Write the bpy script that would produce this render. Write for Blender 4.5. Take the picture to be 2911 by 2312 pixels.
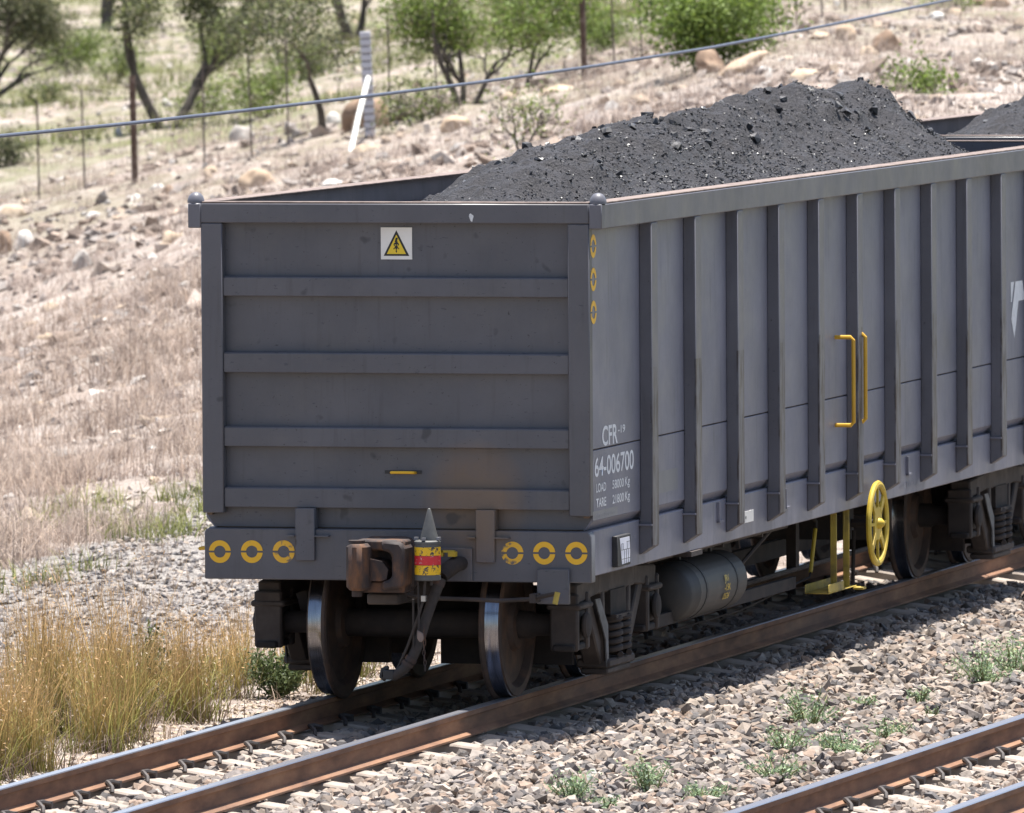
import bpy, math, random
import numpy as np
from mathutils import Vector, Matrix, noise as mnoise
for o in list(bpy.data.objects): bpy.data.objects.remove(o)
S = bpy.context.scene
COL = S.collection
rnd = random.Random(7)
nr = np.random.default_rng(7)
R = math.radians

# ------------------------------------------------------------------ camera
CAM = Vector((18.158, -65.576, 5.2857)); YAW, PITCH, ROLL, F = 0.25939, 0.05044, -0.005925, 31000.0
PW, PH = 2911.0, 2312.0
cf = Vector((-math.sin(YAW)*math.cos(PITCH), math.cos(YAW)*math.cos(PITCH), -math.sin(PITCH)))
cr0 = Vector((math.cos(YAW), math.sin(YAW), 0)); cu0 = cr0.cross(cf)
cr = cr0*math.cos(ROLL) + cu0*math.sin(ROLL); cu = -cr0*math.sin(ROLL) + cu0*math.cos(ROLL)
cd = bpy.data.cameras.new('camera'); cam = bpy.data.objects.new('camera', cd); COL.objects.link(cam)
M = Matrix((cr, cu, -cf)).transposed().to_4x4(); M.translation = CAM
cam.matrix_world = M
cd.sensor_fit = 'HORIZONTAL'; cd.sensor_width = 36; cd.lens = 36*F/PW
cd.clip_start = 1; cd.clip_end = 9000
cd.dof.use_dof = True; cd.dof.focus_distance = 68.5; cd.dof.aperture_fstop = 8.5
S.camera = cam
# ------------------------------------------------------------------ light
SUN = Vector((0.045, 0.165, 0.985)).normalized()
el = math.asin(SUN.z); az = math.atan2(SUN.x, SUN.y)
w = bpy.data.worlds.new('World'); S.world = w; w.use_nodes = True
nt = w.node_tree; bg = nt.nodes['Background']
sky = nt.nodes.new('ShaderNodeTexSky'); sky.sky_type = 'NISHITA'; sky.sun_disc = False
sky.sun_elevation = el; sky.sun_rotation = az; sky.air_density = 1.0; sky.dust_density = 1.6; sky.ozone_density = 1.0
nt.links.new(sky.outputs[0], bg.inputs[0]); bg.inputs[1].default_value = 0.085
sl = bpy.data.lights.new('sun', 'SUN'); sl.energy = 5.0; sl.angle = R(0.53); sl.color = (1.0, 0.965, 0.91)
so = bpy.data.objects.new('sun', sl); COL.objects.link(so)
so.rotation_euler = (-SUN).to_track_quat('-Z', 'Y').to_euler(); so.location = (0, 0, 40)
vs = S.view_settings; vs.view_transform = 'Standard'; vs.look = 'None'; vs.gamma = 1.0; vs.exposure = 1.22
vs.use_curve_mapping = False
S.render.engine = 'CYCLES'

# ------------------------------------------------------------------ helpers
def smoothstep(a, b, x):
    t = np.clip((x-a)/(b-a), 0, 1); return t*t*(3-2*t)
def tag(o, label=None, cat=None, group=None, kind=None):
    if label: o['label'] = label
    if cat: o['category'] = cat
    if group: o['group'] = group
    if kind: o['kind'] = kind
    return o
def empty(name, loc=(0, 0, 0), rz=0):
    o = bpy.data.objects.new(name, None); COL.objects.link(o); o.location = loc; o.rotation_euler = (0, 0, rz)
    o.empty_display_size = .2
    return o
def link(name, me, m=None, parent=None, bevel=0):
    o = bpy.data.objects.new(name, me); COL.objects.link(o)
    if m is not None and len(me.materials) == 0: me.materials.append(m)
    if parent: o.parent = parent
    if bevel:
        b = o.modifiers.new('bevel', 'BEVEL'); b.width = bevel; b.segments = 1; b.limit_method = 'ANGLE'; b.angle_limit = R(40)
    return o
def fast_mesh(name, V, Fc, col=None, smooth=False):
    V = np.ascontiguousarray(V, dtype=np.float32); Fc = np.ascontiguousarray(Fc, dtype=np.int32)
    me = bpy.data.meshes.new(name); n, k = Fc.shape
    me.vertices.add(len(V)); me.vertices.foreach_set('co', V.ravel())
    me.loops.add(n*k); me.loops.foreach_set('vertex_index', Fc.ravel())
    me.polygons.add(n); me.polygons.foreach_set('loop_start', np.arange(0, n*k, k, dtype=np.int32))
    me.polygons.foreach_set('use_smooth', np.full(n, smooth, dtype=bool))
    if col is not None:
        a = me.attributes.new('col', 'FLOAT_COLOR', 'POINT')
        c = np.ones((len(V), 4), dtype=np.float32); c[:, :3] = col; a.data.foreach_set('color', c.ravel())
    me.update(calc_edges=True); me.validate()
    return me
class MB:
    def __init__(s): s.v = []; s.f = []; s.m = []
    def add(s, V, Fc, mi=0):
        b = len(s.v); s.v += [tuple(p) for p in V]; s.f += [tuple(i+b for i in f) for f in Fc]; s.m += [mi]*len(Fc); return s
    def box(s, x0, x1, y0, y1, z0, z1, mi=0):
        V = [(x, y, z) for z in (z0, z1) for y in (y0, y1) for x in (x0, x1)]
        return s.add(V, [(0, 2, 3, 1), (4, 5, 7, 6), (0, 1, 5, 4), (2, 6, 7, 3), (0, 4, 6, 2), (1, 3, 7, 5)], mi)
    def obox(s, a, b, wid, hgt, up=(0, 0, 1), mi=0):     # beam from a to b
        a = Vector(a); b = Vector(b); d = (b-a).normalized(); u = Vector(up)
        if abs(d.dot(u)) > .98: u = Vector((1, 0, 0))
        r = d.cross(u).normalized(); u = r.cross(d)
        V = []
        for p in (a, b):
            for i, j in ((-1, -1), (1, -1), (1, 1), (-1, 1)): V.append(p + r*(i*wid/2) + u*(j*hgt/2))
        return s.add(V, [(0, 1, 2, 3)[::-1], (4, 5, 6, 7), (0, 1, 5, 4), (1, 2, 6, 5), (2, 3, 7, 6), (3, 0, 4, 7)], mi)
    def prism(s, poly, axis, a, b, mi=0):
        def P(p, t):
            return {'x': (t, p[0], p[1]), 'y': (p[0], t, p[1]), 'z': (p[0], p[1], t)}[axis]
        n = len(poly)
        V = [P(p, a) for p in poly] + [P(p, b) for p in poly]
        Fc = [tuple(range(n)), tuple(range(2*n-1, n-1, -1))] + [(i, i+n, (i+1) % n+n, (i+1) % n) for i in range(n)]
        return s.add(V, Fc, mi)
    def tube(s, pts, rad, n=8, mi=0, cap=True):
        pts = [Vector(p) for p in pts]; k = len(pts)
        if not hasattr(rad, '__len__'): rad = [rad]*k
        V = []; up = None
        for i, p in enumerate(pts):
            d = (pts[min(i+1, k-1)] - pts[max(i-1, 0)]).normalized()
            if up is None:
                up = Vector((0, 0, 1)) if abs(d.z) < .9 else Vector((1, 0, 0))
            r = d.cross(up).normalized(); up = r.cross(d).normalized()
            for j in range(n):
                a = 2*math.pi*j/n; V.append(p + (r*math.cos(a) + up*math.sin(a))*rad[i])
        Fc = [(i*n+j, i*n+(j+1) % n, (i+1)*n+(j+1) % n, (i+1)*n+j) for i in range(k-1) for j in range(n)]
        if cap: Fc += [tuple(range(n))[::-1], tuple(range((k-1)*n, k*n))]
        return s.add(V, Fc, mi)
    def lathe(s, prof, c, axis='z', n=24, mi=0):          # prof: (radius, along)
        V = []
        for r, t in prof:
            for j in range(n):
                a = 2*math.pi*j/n; x, y = r*math.cos(a), r*math.sin(a)
                V.append({'z': (c[0]+x, c[1]+y, c[2]+t), 'x': (c[0]+t, c[1]+x, c[2]+y), 'y': (c[0]+x, c[1]+t, c[2]+y)}[axis])
        k = len(prof)
        Fc = [(i*n+j, i*n+(j+1) % n, (i+1)*n+(j+1) % n, (i+1)*n+j) for i in range(k-1) for j in range(n)]
        Fc += [tuple(range(n))[::-1], tuple(range((k-1)*n, k*n))]
        return s.add(V, Fc, mi)
    def build(s, name, mats, parent=None, bevel=0, sharp=35):
        me = bpy.data.meshes.new(name); me.from_pydata(s.v, [], s.f)
        for m in (mats if isinstance(mats, (list, tuple)) else [mats]): me.materials.append(m)
        me.polygons.foreach_set('material_index', s.m)
        import bmesh
        bm = bmesh.new(); bm.from_mesh(me); bmesh.ops.recalc_face_normals(bm, faces=bm.faces); bm.to_mesh(me); bm.free()
        me.polygons.foreach_set('use_smooth', [True]*len(me.polygons))
        me.set_sharp_from_angle(angle=R(sharp)); me.update()
        return link(name, me, None, parent, bevel)
def copy_tree(o, parent=None):
    c = o.copy(); COL.objects.link(c)
    if parent: c.parent = parent
    for ch in list(o.children): copy_tree(ch, c)
    return c

# ------------------------------------------------------------------ materials
def newmat(name):
    m = bpy.data.materials.new(name); m.use_nodes = True
    return m, m.node_tree, m.node_tree.nodes['Principled BSDF']
def N(t, typ, **kw):
    n = t.nodes.new(typ)
    for k, v in kw.items(): setattr(n, k, v)
    return n
def coords(t, obj=True, scale=(1, 1, 1)):
    tc = N(t, 'ShaderNodeTexCoord'); mp = N(t, 'ShaderNodeMapping'); mp.inputs['Scale'].default_value = scale
    t.links.new(tc.outputs['Object'], mp.inputs['Vector']); return mp.outputs[0]
def noise(t, vec, scale, detail=6, rough=.6):
    n = N(t, 'ShaderNodeTexNoise'); n.inputs['Scale'].default_value = scale; n.inputs['Detail'].default_value = detail
    n.inputs['Roughness'].default_value = rough; t.links.new(vec, n.inputs['Vector']); return n.outputs['Fac']
def ramp(t, fac, stops):
    r = N(t, 'ShaderNodeValToRGB'); e = r.color_ramp.elements
    while len(e) < len(stops): e.new(.5)
    for i, (p, c) in enumerate(stops):
        e[i].position = p; e[i].color = (*c, 1) if len(c) == 3 else c
    t.links.new(fac, r.inputs[0]); return r.outputs[0]
def rmask(t, fac, a, b): return ramp(t, fac, [(a, (0, 0, 0)), (b, (1, 1, 1))])
def mix(t, fac, a, b, mode='MIX'):
    n = N(t, 'ShaderNodeMix', data_type='RGBA', blend_type=mode)
    for sock, v in ((n.inputs[0], fac), (n.inputs[6], a), (n.inputs[7], b)):
        if isinstance(v, (int, float)): sock.default_value = v
        elif isinstance(v, tuple): sock.default_value = (*v, 1)
        else: t.links.new(v, sock)
    return n.outputs[2]
def mth(t, op, a, b=None, c=None):
    n = N(t, 'ShaderNodeMath', operation=op)
    for i, v in enumerate((a, b, c)):
        if v is None: continue
        if isinstance(v, (int, float)): n.inputs[i].default_value = v
        else: t.links.new(v, n.inputs[i])
    return n.outputs[0]
def bump(t, bs, fac, strength, dist):
    b = N(t, 'ShaderNodeBump'); b.inputs['Strength'].default_value = strength; b.inputs['Distance'].default_value = dist
    t.links.new(fac, b.inputs['Height']); t.links.new(b.outputs[0], bs.inputs['Normal'])
def pmat(name, cols, scale=5, rough=.7, metal=0, bmp=0, bscale=None, stretch=(1, 1, 1), spec=None, lo=.3, hi=.7):
    m, t, bs = newmat(name); vec = coords(t, scale=stretch); f = noise(t, vec, scale)
    st = [(lo+(hi-lo)*i/max(1, len(cols)-1), c) for i, c in enumerate(cols)]
    t.links.new(ramp(t, f, st) if len(cols) > 1 else ramp(t, f, [(0, cols[0]), (1, tuple(min(1, x*1.12) for x in cols[0]))]), bs.inputs['Base Color'])
    bs.inputs['Roughness'].default_value = rough; bs.inputs['Metallic'].default_value = metal
    if spec is not None: bs.inputs['Specular IOR Level'].default_value = spec
    if bmp: bump(t, bs, noise(t, vec, bscale or scale*3), .6, bmp)
    return m
def sep(t):
    tc = N(t, 'ShaderNodeTexCoord'); s = N(t, 'ShaderNodeSeparateXYZ'); t.links.new(tc.outputs['Object'], s.inputs[0]); return s.outputs
def paint(name, base, side=False):
    m, t, bs = newmat(name); v = coords(t); vs_ = coords(t, scale=(6, 6, .5))
    b2 = tuple(x*.78 for x in base); b3 = tuple(x*1.25 for x in base)
    c = ramp(t, noise(t, v, 1.3, 8, .65), [(.25, b2), (.5, base), (.78, b3)])
    st = noise(t, vs_, 3.0, 5, .6)                                        # run-down streaks
    c = mix(t, mth(t, 'MULTIPLY', rmask(t, st, .56, .78), .45), c, (.05, .047, .048))
    c = mix(t, mth(t, 'MULTIPLY', rmask(t, noise(t, v, 2.2, 7, .7), (.56 if side else .52), .78), (.22 if side else .45)), c, (.13, .12, .115))   # dust film
    sp = noise(t, v, 55, 3, .5)
    c = mix(t, mth(t, 'MULTIPLY', rmask(t, sp, .70, .75), .8), c, (.022, .02, .019))   # black specks
    sc = noise(t, coords(t, scale=(3, 3, 9)), 4, 4, .75)
    c = mix(t, mth(t, 'MULTIPLY', rmask(t, sc, (.68 if side else .63), (.72 if side else .67)), (.5 if side else .65)), c, (.032, .036, .05))   # scuffs
    if not side:   # rusty brown bloom above the right buffer stub
        X, Y, Z = sep(t)
        dx = mth(t, 'DIVIDE', mth(t, 'SUBTRACT', X, .5), .36); dz = mth(t, 'DIVIDE', mth(t, 'SUBTRACT', Z, 1.25), .42)
        r2 = mth(t, 'ADD', mth(t, 'MULTIPLY', dx, dx), mth(t, 'MULTIPLY', dz, dz))
        k = mth(t, 'MULTIPLY', mth(t, 'SUBTRACT', 1.0, r2), mth(t, 'MULTIPLY', noise(t, v, 4, 6, .7), 1.5))
        k = mth(t, 'MULTIPLY', mth(t, 'MAXIMUM', k, 0.0), 1.1)
        k = mth(t, 'MINIMUM', k, .7)
        c = mix(t, k, c, (.185, .118, .07))
        c = mix(t, mth(t, 'MULTIPLY', rmask(t, noise(t, v, 7.5, 2, .4), .70, .76), .6), c, (.022, .023, .028))
    t.links.new(c, bs.inputs['Base Color'])
    rr = ramp(t, noise(t, v, 3, 6, .6), [(.3, ((.36 if side else .38),)*3), (.7, ((.55 if side else .58),)*3)])
    t.links.new(rr, bs.inputs['Roughness'])
    bump(t, bs, mth(t, 'ADD', mth(t, 'MULTIPLY', noise(t, v, 1.1, 2, .4), 1.0), mth(t, 'MULTIPLY', noise(t, v, 90, 2, .5), .04)), .5, .012)
    return m
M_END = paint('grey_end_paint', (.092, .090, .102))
M_SIDE = paint('grey_paint_lit_side', (.178, .176, .218), True)  # same paint as the end, lightened to carry the sky light on this side
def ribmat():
    m = paint('grey_paint_shaded_rib', (.122, .12, .138), True); t = m.node_tree; bs = t.nodes['Principled BSDF']  # same grey paint, darkened below the side panels to deepen the web shade
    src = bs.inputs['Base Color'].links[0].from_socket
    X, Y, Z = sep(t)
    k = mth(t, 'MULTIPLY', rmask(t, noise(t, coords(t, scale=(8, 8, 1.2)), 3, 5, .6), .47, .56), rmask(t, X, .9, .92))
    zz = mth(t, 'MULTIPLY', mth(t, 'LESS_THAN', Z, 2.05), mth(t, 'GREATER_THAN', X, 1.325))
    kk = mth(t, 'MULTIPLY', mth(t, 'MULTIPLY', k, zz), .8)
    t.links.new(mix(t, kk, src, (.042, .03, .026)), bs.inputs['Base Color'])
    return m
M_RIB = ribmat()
M_CAP = pmat('worn_rust_cap', [(.10, .075, .068), (.18, .135, .115), (.26, .2, .175)], 9, .8, bmp=.003)
M_INNER = pmat('wagon_inner', [(.115, .085, .068), (.17, .125, .10), (.21, .16, .13)], 2.5, .95, spec=.15, stretch=(2, 2, .5))
M_BOGIE = pmat('bogie_steel', [(.012, .0095, .009), (.022, .0165, .015), (.042, .03, .025)], 5, .85, bmp=.004)
M_FRAME = pmat('dusty_frame_steel', [(.022, .017, .016), (.045, .034, .03), (.085, .068, .06)], 3.2, .8, bmp=.004)
M_PATCH = pmat('bare_grey_metal', [(.06, .058, .06), (.14, .14, .15)], 14, .6)
M_TANK = pmat('tank_grey', [(.024, .023, .024), (.045, .043, .043)], 4, .6)
M_WHEEL = pmat('wheel_rust', [(.022, .016, .014), (.05, .032, .025), (.1, .055, .034)], 6, .75, bmp=.002)
M_TREAD = pmat('wheel_tread', [(.16, .16, .17), (.36, .36, .39)], 30, .22, metal=1, stretch=(14, .3, .3))
M_RUST = pmat('coupler_rust', [(.022, .018, .019), (.048, .031, .027), (.17, .075, .032)], 7, .75, bmp=.004, stretch=(1.5, 1.5, .6))
M_YEL = pmat('yellow_paint', [(.36, .25, .03), (.52, .36, .03), (.58, .42, .06)], 8, .5)
M_HAND = pmat('hand_hold_paint', [(.55, .30, .02), (.66, .38, .025)], 8, .5)
M_YELDK = pmat('grimy_yellow_paint', [(.16, .125, .04), (.36, .26, .045), (.45, .33, .05)], 6, .6)
def worn(name, base, under, lo, hi, scale):
    m, t, bs = newmat(name); v = coords(t)
    t.links.new(mix(t, rmask(t, noise(t, v, scale, 5, .7), lo, hi), base, under), bs.inputs['Base Color']); bs.inputs['Roughness'].default_value = .5
    return m
M_RING = worn('ring_yellow', (.80, .44, .02), (.12, .10, .09), .62, .68, 9)
M_RINGW = worn('ring_yellow_scuffed', (.76, .42, .03), (.11, .10, .10), .52, .60, 12)
M_EYEL = worn('marker_yellow', (.78, .46, .01), (.05, .045, .05), .545, .57, 40)
M_ERED = worn('marker_red', (.58, .02, .03), (.6, .55, .55), .60, .62, 44)
M_CONE = pmat('grey_rubber', [(.07, .07, .07), (.105, .105, .10)], 20, .6)
M_HOSE = pmat('brake_hose_rubber', [(.025, .021, .02), (.05, .04, .036)], 16, .8, bmp=.001)
M_WHITE = pmat('white_print', [(.62, .62, .64), (.78, .78, .8)], 18, .6)
M_FADE = pmat('faded_print', [(.16, .16, .18), (.34, .34, .37)], 22, .7)
M_PATCHP = pmat('paler_paint_patch', [(.16, .16, .175), (.20, .20, .215)], 5, .45)
M_BLACK = pmat('black_print', [(.012, .012, .012), (.02, .02, .02)], 20, .6)
M_SIGNY = pmat('sign_yellow', [(.75, .52, .02), (.8, .57, .03)], 8, .45)
M_SIGNW = pmat('sign_white', [(.72, .69, .64), (.8, .77, .73)], 7, .5)
M_TAGB = pmat('tag_plate', [(.7, .72, .85), (.85, .87, .95)], 10, .25)
M_DARK = pmat('dark_metal', [(.02, .02, .022), (.04, .037, .037)], 10, .6)
M_STEEL = pmat('bright_steel', [(.35, .34, .33), (.5, .49, .47)], 20, .35, metal=.8)
M_BIRD = pmat('dropping_white', [(.5, .5, .5), (.8, .8, .8)], 40, .9)
M_CONC = pmat('concrete_sleeper', [(.20, .165, .138), (.30, .25, .21), (.38, .32, .27)], 6, .9, bmp=.006, bscale=30)
M_CLIP = pmat('clip_steel', [(.03, .027, .027), (.07, .055, .05)], 30, .7)
def railmat():
    m, t, bs = newmat('rail_steel'); v = coords(t); X, Y, Z = sep(t)
    c = ramp(t, noise(t, coords(t, scale=(1, .25, 1)), 7, 6, .65), [(.3, (.10, .05, .03)), (.5, (.20, .10, .055)), (.72, (.30, .165, .09))])
    c = mix(t, mth(t, 'MULTIPLY', rmask(t, noise(t, coords(t, scale=(1, .15, 1)), 3, 4, .6), .5, .62), .5), c, (.07, .05, .04))
    top = mth(t, 'GREATER_THAN', Z, -.006)
    c = mix(t, top, c, (.42, .42, .46))
    t.links.new(c, bs.inputs['Base Color']); t.links.new(mth(t, 'MULTIPLY', top, .85), bs.inputs['Metallic'])
    t.links.new(mth(t, 'SUBTRACT', .85, mth(t, 'MULTIPLY', top, .53)), bs.inputs['Roughness'])
    return m
M_RAIL = railmat()
def attrmat(name, rough=.85, nscale=40, amt=.35, trans=0, bmp=0):
    m, t, bs = newmat(name); a = N(t, 'ShaderNodeAttribute', attribute_name='col'); v = coords(t)
    f = noise(t, v, nscale, 4, .6)
    sc = ramp(t, f, [(.25, (1-amt,)*3), (.75, (1+amt*.4,)*3)])
    t.links.new(mix(t, 1.0, a.outputs['Color'], sc, 'MULTIPLY'), bs.inputs['Base Color']); bs.inputs['Roughness'].default_value = rough
    bs.inputs['Specular IOR Level'].default_value = .25
    if trans:
        tr = N(t, 'ShaderNodeBsdfTranslucent'); t.links.new(a.outputs['Color'], tr.inputs[0])
        ms = N(t, 'ShaderNodeMixShader'); ms.inputs[0].default_value = trans
        out = t.nodes['Material Output']; t.links.new(bs.outputs[0], ms.inputs[1]); t.links.new(tr.outputs[0], ms.inputs[2]); t.links.new(ms.outputs[0], out.inputs[0])
    if bmp: bump(t, bs, f, .6, bmp)
    return m
M_STONE = attrmat('crushed_stone', .9, 30, .3, bmp=.006)
M_GRASS = attrmat('grass_blades', .7, 8, .2, .35)
M_LEAF = attrmat('leaves', .55, 4, .2, .3)
M_BARK = pmat('bark', [(.045, .037, .03), (.09, .075, .062), (.13, .11, .095)], 6, .95, bmp=.02, stretch=(1, 1, .3))  # lightened to stand in for haze over the trees beyond the fence
def coalmat():
    m, t, bs = newmat('coal'); v = coords(t)
    c = ramp(t, noise(t, v, 45, 6, .75), [(.3, (.024, .0225, .025)), (.55, (.05, .0465, .052)), (.8, (.088, .083, .09))])
    t.links.new(c, bs.inputs['Base Color'])
    t.links.new(ramp(t, noise(t, v, 120, 3, .6), [(.32, (.22,)*3), (.5, (.75,)*3)]), bs.inputs['Roughness'])
    bump(t, bs, noise(t, v, 38, 7, .75), 1.0, .05); return m
M_COAL = coalmat()

# ------------------------------------------------------------------ terrain function
TU = np.array([-600., 0, 700, 1400, 2266, 2911, 3600]); TD = np.array([60., 90, 110, 130, 150, 180, 220, 300, 450])
TZ = np.array([[-.42, -.42, -.38, -.1, .35, .7, 1.0, 1.6, 1.7],
               [-.42, -.40, -.33, -.03, .41, .74, 1.07, 1.67, 1.75],
               [-.42, -.25, .45, 1.04, 1.12, 1.15, 1.25, 1.5, 1.7],
               [-.42, .6, 1.4, 1.79, 1.93, 1.96, 2.0, 2.1, 2.1],
               [-.42, 1.6, 2.47, 2.67, 3.0, 3.1, 3.1, 3.1, 3.0],
               [-.42, 1.8, 2.35, 2.65, 2.95, 3.3, 3.4, 3.4, 3.2],
               [-.42, 1.8, 2.35, 2.65, 2.95, 3.3, 3.4, 3.4, 3.2]])
HF = Vector((cf.x, cf.y, 0)).normalized(); HR = cr0
def vnoise(x, y, s, seed=0):
    x = np.asarray(x, float)*s + seed*17.3; y = np.asarray(y, float)*s - seed*9.1
    xi = np.floor(x).astype(int); yi = np.floor(y).astype(int); fx = x-xi; fy = y-yi
    fx = fx*fx*(3-2*fx); fy = fy*fy*(3-2*fy)
    def h(a, b):
        n = (a*374761393 + b*668265263 + seed*144665) & 0x7fffffff
        n = ((n ^ (n >> 13))*1274126177) & 0x7fffffff
        return ((n ^ (n >> 16)) & 0xffff)/65535.0
    return (h(xi, yi)*(1-fx)+h(xi+1, yi)*fx)*(1-fy) + (h(xi, yi+1)*(1-fx)+h(xi+1, yi+1)*fx)*fy - .5
def terrain(x, y, rough=True):
    x = np.asarray(x, float); y = np.asarray(y, float)
    d = (x-CAM.x)*HF.x + (y-CAM.y)*HF.y; l = (x-CAM.x)*HR.x + (y-CAM.y)*HR.y
    u = PW/2 + F*l/np.maximum(d, 30)
    u = np.clip(u, TU[0], TU[-1]); dd = np.clip(d, TD[0], TD[-1])
    i = np.clip(np.searchsorted(TU, u)-1, 0, len(TU)-2); j = np.clip(np.searchsorted(TD, dd)-1, 0, len(TD)-2)
    a = (u-TU[i])/(TU[i+1]-TU[i]); b = (dd-TD[j])/(TD[j+1]-TD[j])
    z = (TZ[i, j]*(1-a)+TZ[i+1, j]*a)*(1-b) + (TZ[i, j+1]*(1-a)+TZ[i+1, j+1]*a)*b
    wl = smoothstep(-4.2, -7.6, x)
    if rough:
        wr = smoothstep(-6, -10, x)
        z = z + wr*(vnoise(x, y, .12, 1)*.12 + vnoise(x, y, .6, 2)*.05 + vnoise(x, y, 1.5, 3)*.09 + vnoise(x, y, 2.6, 7)*.14)
    z = -.44 + (z+.44)*wl
    if rough: z = z + vnoise(x, y, 3.1, 4)*.05*smoothstep(-2.2, -4, x)
    return z
def ray(u, v):
    return cf + cr*((u-PW/2)/F) - cu*((v-PH/2)/F)
def ground_hit(u, v, t0=70., t1=700.):
    d = ray(u, v); t = np.arange(t0, t1, .25)
    P = np.array(CAM)[None, :] + t[:, None]*np.array(d)[None, :]
    g = P[:, 2] - terrain(P[:, 0], P[:, 1], False)
    k = np.where(g <= 0)[0]
    k = k[0] if len(k) else len(t)-1
    p = P[k]; return Vector((p[0], p[1], float(terrain(p[0], p[1])))), t[k]

# ------------------------------------------------------------------ ground sheet
dep = np.concatenate([[-4000, -1500, -500, -150, -40, 10, 40, 55], np.arange(60, 190, .4), np.arange(190, 320, 2.0), [330, 360, 400, 450, 600, 1000, 2000, 4500, 8000]])
lat = np.concatenate([[-6000, -2500, -900, -300, -120, -60, -35], np.arange(-24, 24.1, .3), [35, 60, 120, 300, 900, 2500, 6000]])
DD, LL = np.meshgrid(dep, lat, indexing='ij')
GX = CAM.x + DD*HF.x + LL*HR.x; GY = CAM.y + DD*HF.y + LL*HR.y
GZ = terrain(GX, GY)
nd, nl = DD.shape
idx = np.arange(nd*nl).reshape(nd, nl)
quads = np.stack([idx[:-1, :-1], idx[:-1, 1:], idx[1:, 1:], idx[1:, :-1]], -1).reshape(-1, 4)
def groundmat():
    m, t, bs = newmat('dry_ground'); v = coords(t); X, Y, Z = sep(t)
    c = ramp(t, noise(t, v, .55, 8, .68), [(.28, (.26, .205, .175)), (.45, (.37, .305, .265)), (.6, (.45, .385, .34)), (.75, (.52, .48, .445))])
    c = mix(t, mth(t, 'MULTIPLY', rmask(t, noise(t, v, 2.3, 6, .75), .48, .62), .75), c, (.17, .13, .105))
    c = mix(t, mth(t, 'MULTIPLY', rmask(t, noise(t, v, .9, 5, .7), .52, .66), .5), c, (.33, .30, .285))
    c = mix(t, mth(t, 'MULTIPLY', rmask(t, noise(t, v, 7, 3, .6), .6, .68), .8), c, (.56, .52, .47))
    far = rmask(t, mth(t, 'MULTIPLY', Y, .01), .60, .95)
    g = mth(t, 'MULTIPLY', rmask(t, noise(t, v, .33, 6, .7), .42, .58), mth(t, 'MULTIPLY', far, .75))
    c = mix(t, g, c, (.15, .17, .06))
    c = mix(t, mth(t, 'MULTIPLY', rmask(t, mth(t, 'MULTIPLY', X, .01), .07, .10), .85), c, (.10, .11, .06))  # unseen ground on the right, darkened olive to dim its reflection on the wagon
    # grey gravel service strip left of the line
    sx = mth(t, 'ADD', X, mth(t, 'MULTIPLY', noise(t, v, .5, 4, .6), 2.4))
    st = mth(t, 'MULTIPLY', mth(t, 'GREATER_THAN', sx, -7.2), mth(t, 'LESS_THAN', sx, -3.4)); st = mth(t, 'MULTIPLY', st, mth(t, 'LESS_THAN', Y, 30.0))
    gv = ramp(t, noise(t, v, 16, 4, .7), [(.35, (.13, .12, .12)), (.5, (.30, .28, .26)), (.68, (.5, .46, .42))])
    c = mix(t, mth(t, 'MULTIPLY', st, .9), c, gv)
    t.links.new(c, bs.inputs['Base Color']); bs.inputs['Roughness'].default_value = .95; bs.inputs['Specular IOR Level'].default_value = .1
    bump(t, bs, noise(t, v, 5, 8, .72), .9, .12)
    return m
me = fast_mesh('ground', np.stack([GX, GY, GZ], -1).reshape(-1, 3), quads, smooth=True)
tag(link('ground', me, groundmat()), kind='structure')

# ------------------------------------------------------------------ ballast bed
T2A = 0.0227
def t2x(y): return 4.55 + (y+3.6)*T2A
BPX = np.array([-2.3, -1.75, -1.2, 1.25, 1.6, 2.3, 2.95, 3.3, 3.6, 5.6, 6.1, 6.9]); BPZ = np.array([-.52, -.42, -.237, -.232, -.255, -.345, -.41, -.38, -.238, -.238, -.35, -.52])
def bedz(x, y):
    x = np.asarray(x, float); sh = np.where(x > 2.6, (np.asarray(y, float)+3.6)*T2A*np.clip((x-2.6)/.6, 0, 1), 0)
    return np.interp(x-sh, BPX, BPZ)
ys = np.concatenate([[-60, -30], np.arange(-16, 22, .5), [26, 34, 50, 80, 120]])
xs = np.arange(-2.3, 7.5, .14)
YY, XX = np.meshgrid(ys, xs, indexing='ij'); ZZ = bedz(XX, YY) + vnoise(XX, YY, 5, 9)*.03
ii = np.arange(YY.size).reshape(YY.shape)
q = np.stack([ii[:-1, :-1], ii[:-1, 1:], ii[1:, 1:], ii[1:, :-1]], -1).reshape(-1, 4)
me = fast_mesh('ballast_bed', np.stack([XX, YY, ZZ], -1).reshape(-1, 3), q, smooth=True)
tag(link('ballast_bed', me, pmat('ballast_grit', [(.06, .055, .055), (.16, .14, .125), (.3, .25, .21)], 22, .95, bmp=.02)), kind='structure')

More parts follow.
